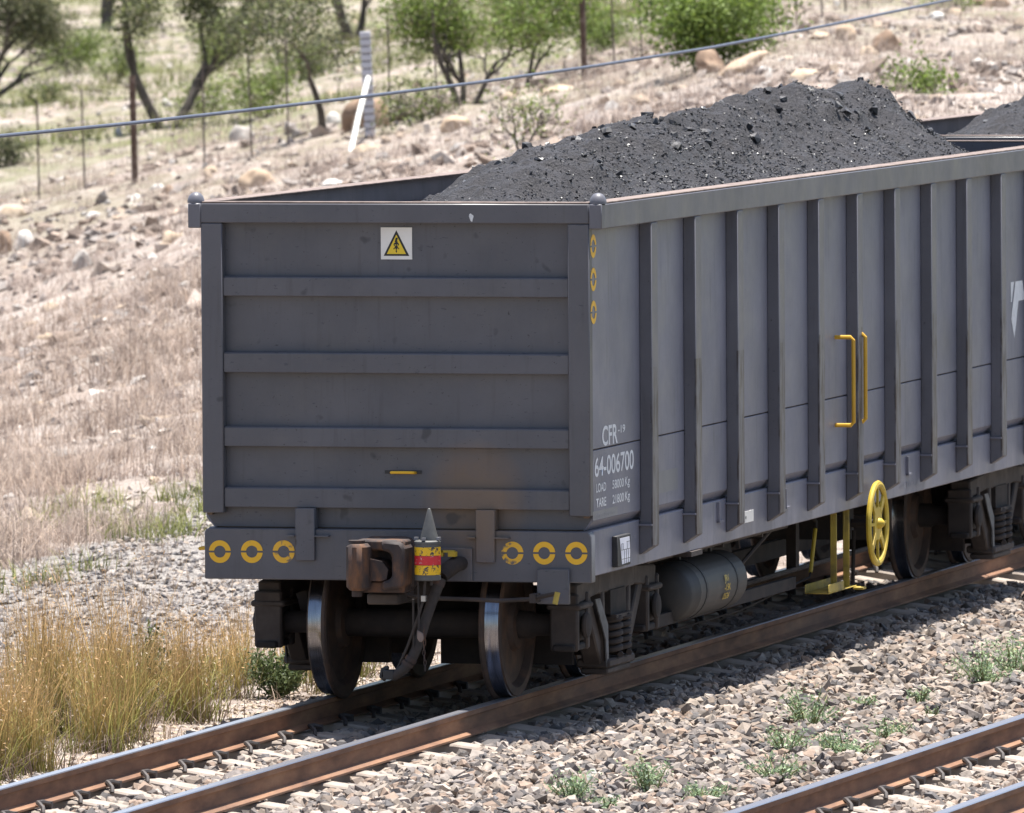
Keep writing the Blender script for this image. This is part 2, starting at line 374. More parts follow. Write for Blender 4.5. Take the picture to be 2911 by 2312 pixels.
_p = (1+5**.5)/2
ICO = np.array([(-1, _p, 0), (1, _p, 0), (-1, -_p, 0), (1, -_p, 0), (0, -1, _p), (0, 1, _p), (0, -1, -_p), (0, 1, -_p), (_p, 0, -1), (_p, 0, 1), (-_p, 0, -1), (-_p, 0, 1)])/1.9/1.9
ICF = np.array([(0, 11, 5), (0, 5, 1), (0, 1, 7), (0, 7, 10), (0, 10, 11), (1, 5, 9), (5, 11, 4), (11, 10, 2), (10, 7, 6), (7, 1, 8), (3, 9, 4), (3, 4, 2), (3, 2, 6), (3, 6, 8), (3, 8, 9), (4, 9, 5), (2, 4, 11), (6, 2, 10), (8, 6, 7), (9, 8, 1)])
def stones(P, size, pal, flat=.65, seed=1, jit=.28, tint=.12):
    g = np.random.default_rng(seed); n = len(P)
    V = ICO[None] + g.uniform(-jit, jit, (n, 12, 3))
    V = V*size[:, None, None]*np.stack([g.uniform(.7, 1.35, n), g.uniform(.6, 1.1, n), g.uniform(.7, 1.1, n)*flat], -1)[:, None, :]
    a = g.uniform(0, 6.283, n); b = g.normal(0, .45, n); c = g.normal(0, .45, n)
    def rot(ax, t):
        z = np.zeros((n, 3, 3)); i, j = [(1, 2), (2, 0), (0, 1)][ax]; z[:, ax, ax] = 1
        z[:, i, i] = np.cos(t); z[:, j, j] = np.cos(t); z[:, i, j] = -np.sin(t); z[:, j, i] = np.sin(t); return z
    Rm = rot(2, a) @ rot(0, b) @ rot(1, c)
    V = np.einsum('nij,nkj->nki', Rm, V) + P[:, None, :]
    Fc = (ICF[None] + (np.arange(n)*12)[:, None, None]).reshape(-1, 3)
    pal = np.array(pal); C = pal[g.integers(0, len(pal), n)]*g.uniform(1-tint*2, 1+tint, (n, 1))
    return V.reshape(-1, 3), Fc, np.repeat(C, 12, 0)
BPAL = [(.27, .218, .178), (.34, .28, .23), (.235, .205, .188), (.39, .33, .275), (.18, .155, .14), (.31, .23, .178), (.13, .12, .117), (.35, .30, .262)]
SLEEP = [-.96+.71*k for k in range(-22, 32)]
def scatter_ballast(x0, x1, y0, y1, dens, seed):
    g = np.random.default_rng(seed); n = int((x1-x0)*(y1-y0)*dens)
    x = g.uniform(x0, x1, n); y = g.uniform(y0, y1, n)
    tx = np.where(x > 2.9, x-t2x(y), x)
    keep = (np.abs(np.abs(tx)-.57) > .085)
    ph = np.abs(((y+.96) % .71)-.71*np.round(((y+.96) % .71)/.71)); on = (ph < .12) & (np.abs(tx) < 1.0)
    keep &= ~(on & (g.uniform(0, 1, n) < np.where(x > 2.9, .5, np.where(np.abs(tx) > .55, .58, .68))))
    trough = np.exp(-((x-3.0)/.35)**2); keep &= g.uniform(0, 1, n) > trough*.6; keep &= ~((x < -.6) & (y > 3.2))
    x, y = x[keep], y[keep]; sz = np.clip(g.lognormal(math.log(.066), .26, len(x)), .035, .12)
    z = bedz(x, y) + g.uniform(-.012, .03, len(x)) + np.where(np.abs(tx[keep]) > 1.02, .015, 0)
    return np.stack([x, y, z], -1), sz
Pa, sa = scatter_ballast(-1.9, 3.2, -13, 14.5, 380, 21)
Pb, sb = scatter_ballast(3.2, 6.3, -11, 4.5, 380, 22)
V, Fc, C = stones(np.concatenate([Pa, Pb]), np.concatenate([sa, sb]), BPAL, .8, 23, .16)
tag(link('ballast', fast_mesh('ballast', V, Fc, C), M_STONE), 'loose crushed stone ballast around and between the two railway tracks', 'ballast', kind='stuff')
del V, Fc, C

# ------------------------------------------------------------------ tracks
RP = [(.035, -.006), (.030, 0), (-.030, 0), (-.035, -.006), (-.033, -.036), (-.009, -.046), (-.008, -.125), (-.06, -.146), (-.06, -.158), (.06, -.158), (.06, -.146), (.008, -.125), (.009, -.046), (.033, -.036)]
def sleeper_mesh():
    b = MB(); pr = [(-1.0, -.218), (-.64, -.17), (-.42, -.17), (-.1, -.222), (.1, -.222), (.42, -.17), (.64, -.17), (1.0, -.218), (1.0, -.38), (-1.0, -.38)]
    b.prism(pr, 'y', -.105, .105)
    o = b.build('sleeper', M_CONC, None, .012); me = o.data; bpy.data.objects.remove(o); return me
def clip_mesh(s):
    b = MB()   # bent spring bar hooked over the rail foot
    x = .57*s
    for dd in (-s,):
        k = x + dd*.07
        b.tube([(k+dd*.045, .075, -.175), (k+dd*.05, .06, -.135), (k+dd*.02, .03, -.125), (k-dd*.005, 0, -.128), (k+dd*.02, -.05, -.128), (k+dd*.055, -.09, -.15), (k+dd*.06, -.11, -.18)], .014, 6)
        b.box(k+dd*.02, k+dd*.06, .055, .095, -.2, -.125)
    o = b.build('clip', M_CLIP); me = o.data; bpy.data.objects.remove(o); return me
SM = sleeper_mesh(); CM = [clip_mesh(-1), clip_mesh(1)]
def track(label, loc, rz, y0, y1, sl_):
    t = empty('railway_track', loc, rz); tag(t, label, 'railway track')
    for s in (-1, 1):
        b = MB(); b.prism([(p[0]+.5685*s, p[1]) for p in RP], 'y', y0, y1); b.build('rail', M_RAIL, t)
    for y in sl_:
        o = link('sleeper', SM, None, t, .012); o.location = (rnd.uniform(-.02, .02), y, rnd.uniform(-.006, .004)); o.rotation_euler.z = rnd.uniform(-.01, .01)
        for c in CM: link('clip', c, None, o)
    return t
track('rust brown railway track on concrete sleepers under the coal wagon', (0, 0, 0), 0, -60, 120, SLEEP)
track('empty railway track with rust brown rails in the lower right corner', (t2x(0), 0, 0), -T2A, -60, 120, [-9.1+.71*k for k in range(0, 22)])

# ------------------------------------------------------------------ wagon
L = 14.45; W = 1.2565
Wg = empty('coal_wagon', (0, 0, 0)); tag(Wg, 'grey open coal wagon with ribbed side, nearest, end face to the camera', 'wagon', 'coupled coal wagons of the train')
BV = .006
RIBY = [1.27+1.155*i for i in range(11)]
for s in (1, -1):
    def X(a, b): return (a, b) if s > 0 else (-b, -a)
    b = MB(); b.box(*X(1.205, 1.236), .03, L-.03, 1.165, 2.98); b.build('side_liner', M_INNER, Wg)
    b = MB(); b.box(*X(1.2365, W), .004, L-.004, 1.592, 2.966); b.build('side_panel', M_SIDE, Wg, .003)
    b = MB(); pr = [(1.2365, 1.584), (W, 1.584), (W, 1.145), (1.202, 1.084), (1.19, 1.084), (1.19, 1.10), (1.2365, 1.155)]
    b.prism([(p[0]*s, p[1]) for p in pr], 'y', .0785, L-.0785); b.build('lower_side_panel', M_SIDE, Wg, .003)
    b = MB(); b.box(*X(1.17, 1.2485), .102, L-.102, .797, 1.0835); b.build('side_sill', M_SIDE, Wg, BV)
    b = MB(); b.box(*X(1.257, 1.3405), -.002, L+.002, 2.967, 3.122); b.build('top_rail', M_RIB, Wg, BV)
    b = MB(); b.box(*X(1.2, 1.336), .11, L-.11, 3.1225, 3.133); b.build('rail_cap', M_CAP, Wg, .003)
    for y in RIBY:
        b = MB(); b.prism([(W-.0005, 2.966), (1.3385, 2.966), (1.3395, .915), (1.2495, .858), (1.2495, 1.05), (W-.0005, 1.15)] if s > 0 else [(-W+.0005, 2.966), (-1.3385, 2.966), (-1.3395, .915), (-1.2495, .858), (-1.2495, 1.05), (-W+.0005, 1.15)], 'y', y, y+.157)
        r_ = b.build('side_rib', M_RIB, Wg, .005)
        g = MB(); g.box(*X(1.21, 1.336), y-.022, y-.001, 1.045, 1.056); g.build('gusset', M_SIDE, r_)
# near and far end walls
def endwall(y, d):
    def Yb(a, b): return (y+d*a, y+d*b) if d > 0 else (y+d*b, y+d*a)
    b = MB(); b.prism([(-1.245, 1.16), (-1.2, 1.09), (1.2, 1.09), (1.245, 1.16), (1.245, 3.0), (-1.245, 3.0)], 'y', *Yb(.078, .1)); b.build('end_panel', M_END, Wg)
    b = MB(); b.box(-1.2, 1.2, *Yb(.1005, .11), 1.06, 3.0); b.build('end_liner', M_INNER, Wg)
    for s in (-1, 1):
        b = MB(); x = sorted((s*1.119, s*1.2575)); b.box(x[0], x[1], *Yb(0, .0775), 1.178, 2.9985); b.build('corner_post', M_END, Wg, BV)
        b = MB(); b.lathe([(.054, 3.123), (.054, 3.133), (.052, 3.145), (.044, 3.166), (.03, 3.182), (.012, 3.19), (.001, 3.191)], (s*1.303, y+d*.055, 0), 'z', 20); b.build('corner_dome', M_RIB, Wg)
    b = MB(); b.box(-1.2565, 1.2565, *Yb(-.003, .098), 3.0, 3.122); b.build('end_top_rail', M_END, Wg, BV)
    b = MB(); b.box(-1.25, 1.25, *Yb(.005, .098), 3.1225, 3.134); b.build('rail_cap', M_CAP, Wg, .003)
    for z0, z1 in ((2.541, 2.663), (2.061, 2.188), (1.597, 1.721), (1.215, 1.341)):
        b = MB(); a = [(y+d*.078, z0-.004), (y+d*.014, z0), (y+d*.014, z1-.006), (y+d*.022, z1), (y+d*.078, z1+.004)]
        b.prism(a, 'x', -1.1185, 1.1185); b.build('end_rib', M_END, Wg, .004)
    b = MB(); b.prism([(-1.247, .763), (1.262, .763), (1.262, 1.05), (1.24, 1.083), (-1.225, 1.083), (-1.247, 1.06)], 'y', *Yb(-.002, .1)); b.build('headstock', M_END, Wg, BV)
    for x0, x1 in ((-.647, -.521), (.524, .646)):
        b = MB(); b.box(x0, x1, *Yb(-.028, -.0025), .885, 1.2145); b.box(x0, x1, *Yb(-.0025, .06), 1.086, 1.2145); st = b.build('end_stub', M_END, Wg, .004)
        f = MB(); f.box(x0-.055, x0-.001, *Yb(-.05, -.0025), 1.037, 1.045); f.box(x1+.001, x1+.095, *Yb(-.05, -.0025), 1.037, 1.045); f.build('stub_flange', M_END, st)
endwall(0, 1); endwall(L, -1)
b = MB(); b.box(-1.2, 1.2, .12, L-.12, 1.03, 1.06); b.build('floor', M_INNER, Wg)
b = MB(); b.box(-.2, .2, .11, L-.11, .62, 1.02)
for y in np.arange(1.2, L, 1.6): b.box(-1.165, 1.165, y, y+.1, .86, 1.02)
b.build('centre_sill', M_BOGIE, Wg)

# painted rings
def ring(c, axis, m, r1=.0715, r0=.0375, gap=.006):
    b = MB()
    for sgn in (1, -1):
        a0 = math.asin(gap/r1); a1 = math.asin(gap/r0); n = 18; V = []; Fc = []
        for k in range(n+1):
            to = a0+(math.pi-2*a0)*k/n; ti = a1+(math.pi-2*a1)*k/n
            for r, t in ((r1, to), (r0, ti)):
                p, h = r*math.cos(t), sgn*r*math.sin(t)
                V.append((c[0]+p, c[1], c[2]+h) if axis == 'y' else (c[0], c[1]+p, c[2]+h))
        for k in range(n): Fc.append((2*k, 2*k+1, 2*k+3, 2*k+2))
        b.add(V, Fc)
    o = b.build('painted_ring', m, Wg)
    return o
for i, (x, z) in enumerate([(-1.146, .935), (-.937, .937), (-.729, .939), (.754, .946), (.959, .948), (1.166, .949)]): ring((x, -.0045, z), 'y', M_RINGW if i in (2, 3) else M_RING)
for z in (2.858, 2.651, 2.446): ring((W+.0025, .1, z), 'x', M_RING, .0735, .04)

# lettering on the side
def text(s, y, z, h, width=None, m=M_WHITE, name='lettering', off=.0):
    c = bpy.data.curves.new('t', 'FONT'); c.body = s; c.size = 1; c.offset = off; c.fill_mode = 'FRONT'
    o = bpy.data.objects.new('t', c); COL.objects.link(o); dg = bpy.context.evaluated_depsgraph_get()
    me = bpy.data.meshes.new_from_object(o.evaluated_get(dg)); bpy.data.objects.remove(o)
    co = np.array([v.co for v in me.vertices]); mn, mx = co.min(0), co.max(0)
    sh = h/(mx[1]-mn[1]); sw = sh if width is None else width/(mx[0]-mn[0])
    for v in me.vertices: v.co = Vector((W+.0022, y+(v.co.x-mn[0])*sw, z+(v.co.y-mn[1])*sh))
    me.materials.clear(); me.materials.append(m)
    return link(name, me, None, Wg)
text('CFR', .30, 1.60, .125, .39, off=.02); text('-19', .70, 1.66, .05, .18, off=.02)
text('64-006700', .105, 1.415, .125, .99, off=.016)
text('LOAD', .14, 1.318, .056, .25, off=.02); text('58000', .55, 1.318, .056, .29, off=.016); text('Kg', .87, 1.304, .072, .12, off=.016)
text('TARE', .14, 1.225, .056, .25, off=.02); text('21800', .55, 1.225, .056, .29, off=.016); text('Kg', .87, 1.211, .072, .12, off=.016)
text('TFL', .13, 1.155, .022, .07, m=M_FADE); 
b = MB(); b.box(W+.0004, W+.0013, .06, .68, 1.15, 1.205); b.build('paint_patch', M_PATCHP, Wg)
text('CYRCS2015-01-17', .12, 1.158, .028, .5, m=M_FADE)
b = MB(); b.box(W+.0004, W+.0012, 1.47, 2.25, 1.22, 1.36); b.build('paint_patch', M_PATCHP, Wg)
text('64 006700', 8.72, .845, .04, .58, m=M_FADE); text('TRT', .95, .975, .02, .2, m=M_FADE)
# white arrow-like mark near the right edge
for pl in ([(12.36, 2.152), (12.60, 2.1515), (12.685, 2.007), (12.463, 2.006), (12.412, 1.914), (12.397, 1.869), (12.317, 1.740), (12.213, 1.883), (12.235, 1.930), (12.279, 2.003)],
           [(12.197, 2.153), (12.31, 2.152), (12.23, 2.007), (12.2, 2.008)]):
    b = MB(); b.add([(W+.0022, y+.14, z) for y, z in pl], [tuple(range(len(pl)))]); b.build('logo_shape', M_WHITE, Wg)
# data plate holder
b = MB(); b.box(1.249, 1.285, .57, .90, .825, 1.02); h_ = b.build('tag_holder', M_DARK, Wg, .004)
b = MB(); b.prism([(.62, 1.003), (.865, 1.003), (.88, .92), (.875, .842), (.675, .838), (.65, .92)], 'x', 1.2855, 1.2875); b.build('tag_plate', M_TAGB, h_)
b = MB()
for (y0, y1, z0, z1) in ((.65, .875, .926, .929), (.67, .875, .868, .871), (.66, .70, .965, .968), (.79, .87, .972, .975)): b.box(1.288, 1.289, y0, y1, z0, z1)
for (y, z0, z1) in ((.66, .928, .968), (.70, .928, .968), (.80, .928, .974), (.73, .84, .928), (.78, .84, .928), (.83, .84, .928)): b.box(1.288, 1.2888, y, y+.0045, z0, z1)
b.build('tag_print', M_BLACK, h_)
for y, z in ((3.33, 1.005), (5.21, .985), (8.9, 1.0)):
    b = MB(); b.box(1.249, 1.268, y, y+.02, z-.065, z+.065); b.box(1.249, 1.268, y, y+.12, z-.068, z-.055); b.build('card_bracket', M_SIDE, Wg)
b = MB(); b.box(1.249, 1.254, 4.08, 4.33, .89, .965); pp = b.build('maker_plate', M_SIGNW, Wg)
b = MB(); b.lathe([(.012, 1.2545), (.012, 1.2555)], (0, 4.11, .925), 'x', 10); b.build('rivet', M_BLACK, pp)
# warning sign on the end panel
def poly(b, pts, y): return b.add([(x, y, z) for x, z in pts], [tuple(range(len(pts)))])
sx, sz = -.004, 2.872
b = MB(); b.box(sx-.101, sx+.101, .072, .0775, sz-.1, sz+.1); sg = b.build('warning_sign', M_SIGNW, Wg)
b = MB(); poly(b, [(sx-.083, sz-.078), (sx+.083, sz-.078), (sx, sz+.083)], .0712); b.build('warning_triangle', M_BLACK, sg)
b = MB(); poly(b, [(sx-.062, sz-.066), (sx+.062, sz-.066), (sx, sz+.055)], .0705); b.build('triangle_field', M_SIGNY, sg)
b = MB(); poly(b, [(sx-.004, sz+.036), (sx+.01, sz+.036), (sx+.004, sz+.012), (sx+.013, sz+.012), (sx-.004, sz-.005), (sx-.002, sz+.008), (sx-.011, sz+.008)], .0698)
poly(b, [(sx+.018*math.cos(a)*(1 if math.sin(a) > -.3 else .7), sz-.008+.016*math.sin(a)) for a in np.linspace(0, 2*math.pi, 14)[:-1]], .0695)
poly(b, [(sx-.008, sz-.02), (sx+.008, sz-.02), (sx+.006, sz-.034), (sx-.006, sz-.034)], .0694)
poly(b, [(sx-.003, sz-.034), (sx+.003, sz-.034), (sx+.002, sz-.046), (sx+.006, sz-.046), (sx, sz-.06), (sx-.006, sz-.046), (sx-.002, sz-.046)], .0693)
poly(b, [(sx-.02, sz-.034), (sx-.016, sz-.038), (sx-.005, sz-.026), (sx-.009, sz-.022)], .0692); poly(b, [(sx+.02, sz-.034), (sx+.016, sz-.038), (sx+.005, sz-.026), (sx+.009, sz-.022)], .0692)
b.build('hazard_symbol', M_BLACK, sg)
b = MB()
for dx in (-.007, .007): poly(b, [(sx+dx+.004*math.cos(a), sz-.01+.004*math.sin(a)) for a in np.linspace(0, 2*math.pi, 9)[:-1]], .0689)
b.build('symbol_eyes', M_SIGNY, sg)
b = MB(); pts = [(.502+.013*math.cos(a)*(1+.3*math.sin(3*a)), 3.037+.027*math.sin(a)*(1+.25*math.cos(2*a+1))) for a in np.linspace(0, 2*math.pi, 16)[:-1]]; poly(b, pts, -.0045); b.build('bird_dropping', M_BIRD, Wg)
# end hand hold
b = MB(); b.tube([(-.03, .075, 1.437), (-.03, .012, 1.441), (.0, .005, 1.442), (.085, .005, 1.442), (.11, .012, 1.441), (.11, .075, 1.437)], .009, 8); b.build('hand_hold', M_RING, Wg)
b = MB(); b.box(-.09, .15, .074, .0775, 1.43, 1.452); b.build('hand_hold_plate', M_DARK, Wg)
# side hand holds
for y in (6.70, 7.17):
    for s in (1, -1):
        b = MB(); x = s*1.3; e = s*1.385 if y < 7 else s*1.36
        b.tube([(s*1.25, y, 2.0), (e-s*.02, y, 2.0), (e, y, 1.98), (e, y, 1.42), (e-s*.02, y, 1.40), (s*1.25, y, 1.40)], .014, 8); b.build('hand_hold', M_HAND, Wg)
for z in (1.62, 1.41, 1.33):
    b = MB(); b.tube([(-1.25, .35, z+.05), (-1.30, .35, z), (-1.30, .62, z), (-1.25, .62, z+.05)], .011, 6); b.build('hand_hold', M_HAND, Wg)
b = MB(); b.tube([(-1.23, .05, .955), (-1.29, .05, .95), (-1.29, .3, .95), (-1.23, .3, .955)], .013, 6); b.build('hand_hold', M_HAND, Wg)
# steps under the sill
def steps(y0, y1, s):
    b = MB()
    for y in (y0, y1):
        b.box(*sorted((s*1.17, s*1.185)), y-.05, y+.05, .26, .96); b.box(*sorted((s*1.185, s*1.215)), y-.05, y-.04, .26, .797)
    b.box(*sorted((s*1.06, s*1.23)), y0-.35, y1+.12, .252, .2595); b.box(*sorted((s*1.06, s*1.066)), y0-.35, y1+.12, .26, .315); b.box(*sorted((s*1.224, s*1.23)), y0-.35, y0+.1, .26, .315)
    b.box(*sorted((s*1.23, s*1.30)), y1+.0, y1+.1, .235, .252)
    b.build('foot_step', M_YELDK, Wg, .003)
steps(6.95, 7.33, 1); steps(6.95, 7.33, -1)
# hand brake wheel
hw = MB(); hc = Vector((1.315, 7.72, .668)); n = 40
V = []; Fc = []
for k in range(n):
    a = 2*math.pi*k/n
    for j in range(8):
        q_ = 2*math.pi*j/8; r = .272+.026*math.cos(q_); V.append((hc.x+.02*math.sin(q_), hc.y+r*math.cos(a), hc.z+r*math.sin(a)))
for k in range(n):
    for j in range(8): Fc.append((k*8+j, k*8+(j+1) % 8, ((k+1) % n)*8+(j+1) % 8, ((k+1) % n)*8+j))
hw.add(V, Fc); HW = hw.build('hand_brake_wheel', M_YEL, Wg)
b = MB(); pts = []
for k in range(16):
    a = 2*math.pi*k/16+math.pi/16*0; r = .175 if k % 4 == 2 else (.12 if k % 4 == 0 else .115); pts.append((hc.y+r*math.cos(a), hc.z+r*math.sin(a)))
b.prism(pts, 'x', hc.x-.006, hc.x+.006); b.lathe([(.04, hc.x+.0065), (.034, hc.x+.03), (.012, hc.x+.05)], (0, hc.y, hc.z), 'x', 12); b.build('wheel_hub', M_YEL, HW)
for k in range(8):
    a = 2*math.pi*k/8; w_ = .02 if k % 2 == 0 else .05
    b = MB(); b.obox((hc.x, hc.y+.11*math.cos(a), hc.z+.11*math.sin(a)), (hc.x, hc.y+.27*math.cos(a), hc.z+.27*math.sin(a)), .016, w_, (0, -math.sin(a), math.cos(a))); b.build('wheel_spoke', M_YEL, HW)
b = MB(); b.tube([(1.1, hc.y, hc.z), (1.31, hc.y, hc.z)], .03, 10); b.box(1.07, 1.13, hc.y-.06, hc.y+.06, .56, .80); b.tube([(1.15, hc.y-.02, .62), (1.15, hc.y-.05, .30), (1.15, hc.y-.05, .2)], .014, 8); b.build('brake_shaft', M_BOGIE, Wg)
# release lever, pipes, tanks and rigging
b = MB(); b.tube([(1.0, 7.0, .80), (1.0, 7.2, .70), (1.0, 7.18, .66)], .014, 8); b.tube([(1.0, 7.18, .66), (1.0, 7.03, .37)], .014, 8, 1); b.tube([(1.0, 7.03, .37), (1.0, 7.0, .34), (.9, 5.4, .22), (.7, 4.2, .16)], .007, 6); b.lathe([(.03, -.01), (.03, .01)], (1.0, 7.19, .69), 'x', 12); b.build('release_lever', [M_BOGIE, M_YEL], Wg)
def tank(y0, y1, x, z, r, m=M_TANK):
    b = MB(); k = r*.35
    b.lathe([(.02, y0), (r*.45, y0+k*.08), (r*.75, y0+k*.35), (r*.93, y0+k*.7), (r, y0+k), (r, y0+k+.2), (r*1.025, y0+k+.21), (r*1.025, y0+k+.235), (r, y0+k+.245), (r, y1-k), (r*.93, y1-k*.7), (r*.75, y1-k*.35), (.02, y1)], (x, 0, z), 'y', 28)
    return b.build('air_reservoir', m, Wg)
tk = tank(3.1, 4.75, .93, .48, .195)
b = MB()
for yy in (3.55, 4.4):
    n = 20; V = []; 
    b.lathe([(.1965, yy), (.2, yy+.003), (.2, yy+.045), (.1965, yy+.048)], (.93, 0, .48), 'y', 28); b.box(.92, .94, yy+.01, yy+.04, .67, .86)
b.build('tank_strap', M_DARK, tk)
c_ = bpy.data.curves.new('t', 'FONT'); c_.body = 'JRV\n-15K\n0536'; c_.size = 1; c_.align_x = 'CENTER'; c_.offset = .02; to_ = bpy.data.objects.new('t', c_); COL.objects.link(to_)
me = bpy.data.meshes.new_from_object(to_.evaluated_get(bpy.context.evaluated_depsgraph_get())); bpy.data.objects.remove(to_)
for v in me.vertices:
    a = R(18)+(v.co.y-.6)*.30; v.co = Vector((.93+.2035*math.cos(a), 4.1+v.co.x*.085, .48+.2035*math.sin(a)))
me.materials.clear(); me.materials.append(M_YEL); link('tank_lettering', me, None, tk)
tank(5.2, 6.3, .45, .56, .19, M_BOGIE)
b = MB(); b.tube([(1.13, 1.9, .78), (1.13, 5.75, .775)], .022, 8); b.tube([(.9, 4.9, .42), (1.1, 5.45, .76)], .014, 6); b.tube([(.6, 5, .3), (.62, 11, .32)], .018, 6)
for y in (2.9, 3.9, 5.0): b.box(1.09, 1.15, y, y+.03, .74, .80)
b.build('brake_pipe', M_FRAME, Wg)
b = MB(); b.box(.96, 1.0, 2.75, 6.6, .29, .37); b.box(.1, .16, 2.6, 11.8, .30, .42); b.box(.7, .74, 4.9, 5.0, .3, .86); b.box(.3, .42, 6.55, 6.62, .30, .85); b.box(.55, .62, 8.2, 8.3, .3, .85); b.box(-.9, .9, 9.3, 9.4, .45, .62); b.box(-1.0, -.95, 3.0, 9.5, .30, .62); b.box(.5, .6, 5.3, 5.7, .55, .86)
b.build('brake_rigging', M_BOGIE, Wg)
b = MB(); b.box(1.05, 1.27, 2.55, 2.85, .765, .7965); b.build('sill_bracket', M_FRAME, Wg)

# bogies
def bogie(yc):
    b = MB(); b.box(-1.05, 1.05, yc-.2, yc+.2, .46, .63); b.box(-.3, .3, yc-.25, yc+.25, .63, .66); bo = b.build('bogie', M_BOGIE, Wg)
    for ya in (yc-.9, yc+.9):
        b = MB(); b.lathe([(.07, -1.0), (.07, -.75), (.088, -.72), (.088, .72), (.07, .75), (.07, 1.0)], (0, ya, .457), 'x', 20); b.build('axle', M_BOGIE, bo)
        for s in (-1, 1):
            b = MB(); pf = [(.09, .48), (.15, .488), (.17, .52), (.36, .535), (.40, .498), (.47, .494), (.484, .504), (.485, .514), (.478, .524), (.464, .532)]
            b.lathe([(r, s*t) for r, t in pf], (0, ya, .457), 'x', 48, 0)
            b2 = [(.464, .532), (.459, .545), (.457, .575), (.4545, .618)]
            k0 = len(b.v); n = 48
            for prof, mi in ((b2, 1), ([(.4545, .618), (.448, .628), (.398, .628), (.385, .61), (.37, .585), (.17, .60), (.15, .635), (.09, .64)], 0)):
                V = []
                for r, t in prof:
                    for j in range(n):
                        a = 2*math.pi*j/n; V.append((s*t, ya+r*math.cos(a), .457+r*math.sin(a)))
                b.add(V, [(i*n+j, i*n+(j+1) % n, (i+1)*n+(j+1) % n, (i+1)*n+j) for i in range(len(prof)-1) for j in range(n)], mi)
            b.build('wheel', [M_WHEEL, M_TREAD], bo, 0, 30)
    for s in (-1, 1):
        x0, x1 = sorted((s*.875, s*1.055)); xm = s*.965; wx = .15
        b = MB()
        b.obox((xm, yc-1.02, .655), (xm, yc-.45, .69), wx, .13); b.obox((xm, yc-.47, .69), (xm, yc+.47, .69), wx, .14); b.obox((xm, yc+.45, .69), (xm, yc+1.02, .655), wx, .13)
        for d in (-1, 1):
            b.obox((xm, yc+d*.70, .64), (xm, yc+d*.30, .20), wx*.8, .11, (0, 1, 0)); b.obox((xm, yc+d*.34, .64), (xm, yc+d*.30, .18), wx, .07, (0, 1, 0))
            b.box(x0, x1, yc+d*.9-.16, yc+d*.9-.10, .30, .66); b.box(x0, x1, yc+d*.9+.10, yc+d*.9+.16, .30, .66)
            b.box(x0-.02, x1+.02, yc+d*.9-.17, yc+d*.9+.17, .56, .60)
        b.box(x0-.02, x1+.02, yc-.33, yc+.33, .145, .2); b.box(x0, x1, yc-.3, yc+.3, .1, .145)
        sf = b.build('side_frame', M_FRAME, bo, .012)
        for d in (-1, 1):
            b = MB(); b.box(x0+.015, x1-.015, yc+d*.9-.098, yc+d*.9+.098, .36, .555); b.lathe([(.085, s*1.056), (.085, s*1.085), (.05, s*1.095)], (0, yc+d*.9, .457), 'x', 16)
            b.box(*sorted((s*.90, s*1.04)), yc+d*.9-.19, yc+d*.9+.19, .30, .345); b.build('axle_box', M_BOGIE, sf, .01)
        b = MB(); e = s*1.06
        b.prism([(yc-.62, .60), (yc-.50, .60), (yc-.30, .42), (yc-.285, .16), (yc-.33, .15), (yc-.36, .33)], 'x', e-.008*s, e); b.build('frame_patch', M_PATCH, sf)
        for dy in (-.11, .11):
            for dx in (.92, 1.035):
                b = MB(); tn = 5; pts = [(s*dx+.056*math.cos(2*math.pi*k/12), yc+dy+.056*math.sin(2*math.pi*k/12), .215+.235*k/(12*tn)) for k in range(12*tn+1)]
                b.tube(pts, .0205, 6); b.build('coil_spring', M_FRAME, bo)
        b = MB(); b.box(*sorted((s*.86, s*1.09)), yc-.2, yc+.2, .452, .475); b.build('spring_cap', M_FRAME, bo)
        for d in (-1, 1):
            b = MB(); b.prism([(yc+d*.40, .62), (yc+d*.44, .35), (yc+d*.40, .3), (yc+d*.36, .35)], 'x', *sorted((s*.5, s*.6))); b.build('brake_shoe', M_BOGIE, bo)
    b = MB()
    for d in (-1, 1): b.tube([(-.62, yc+d*.40, .36), (0, yc+d*.30, .34), (.62, yc+d*.40, .36)], .03, 8); 
    b.tube([(.1, yc-.3, .34), (.1, yc+.3, .3)], .025, 6)
    for d in (-1, 1): b.box(-.86, -.34, yc+d*.42-.03, yc+d*.42+.03, .17, .46); b.box(.0, .86, yc+d*.42-.03, yc+d*.42+.03, .17, .46)
    b.build('brake_beam', M_BOGIE, bo)
    return bo
bogie(1.5); bogie(L-1.5)
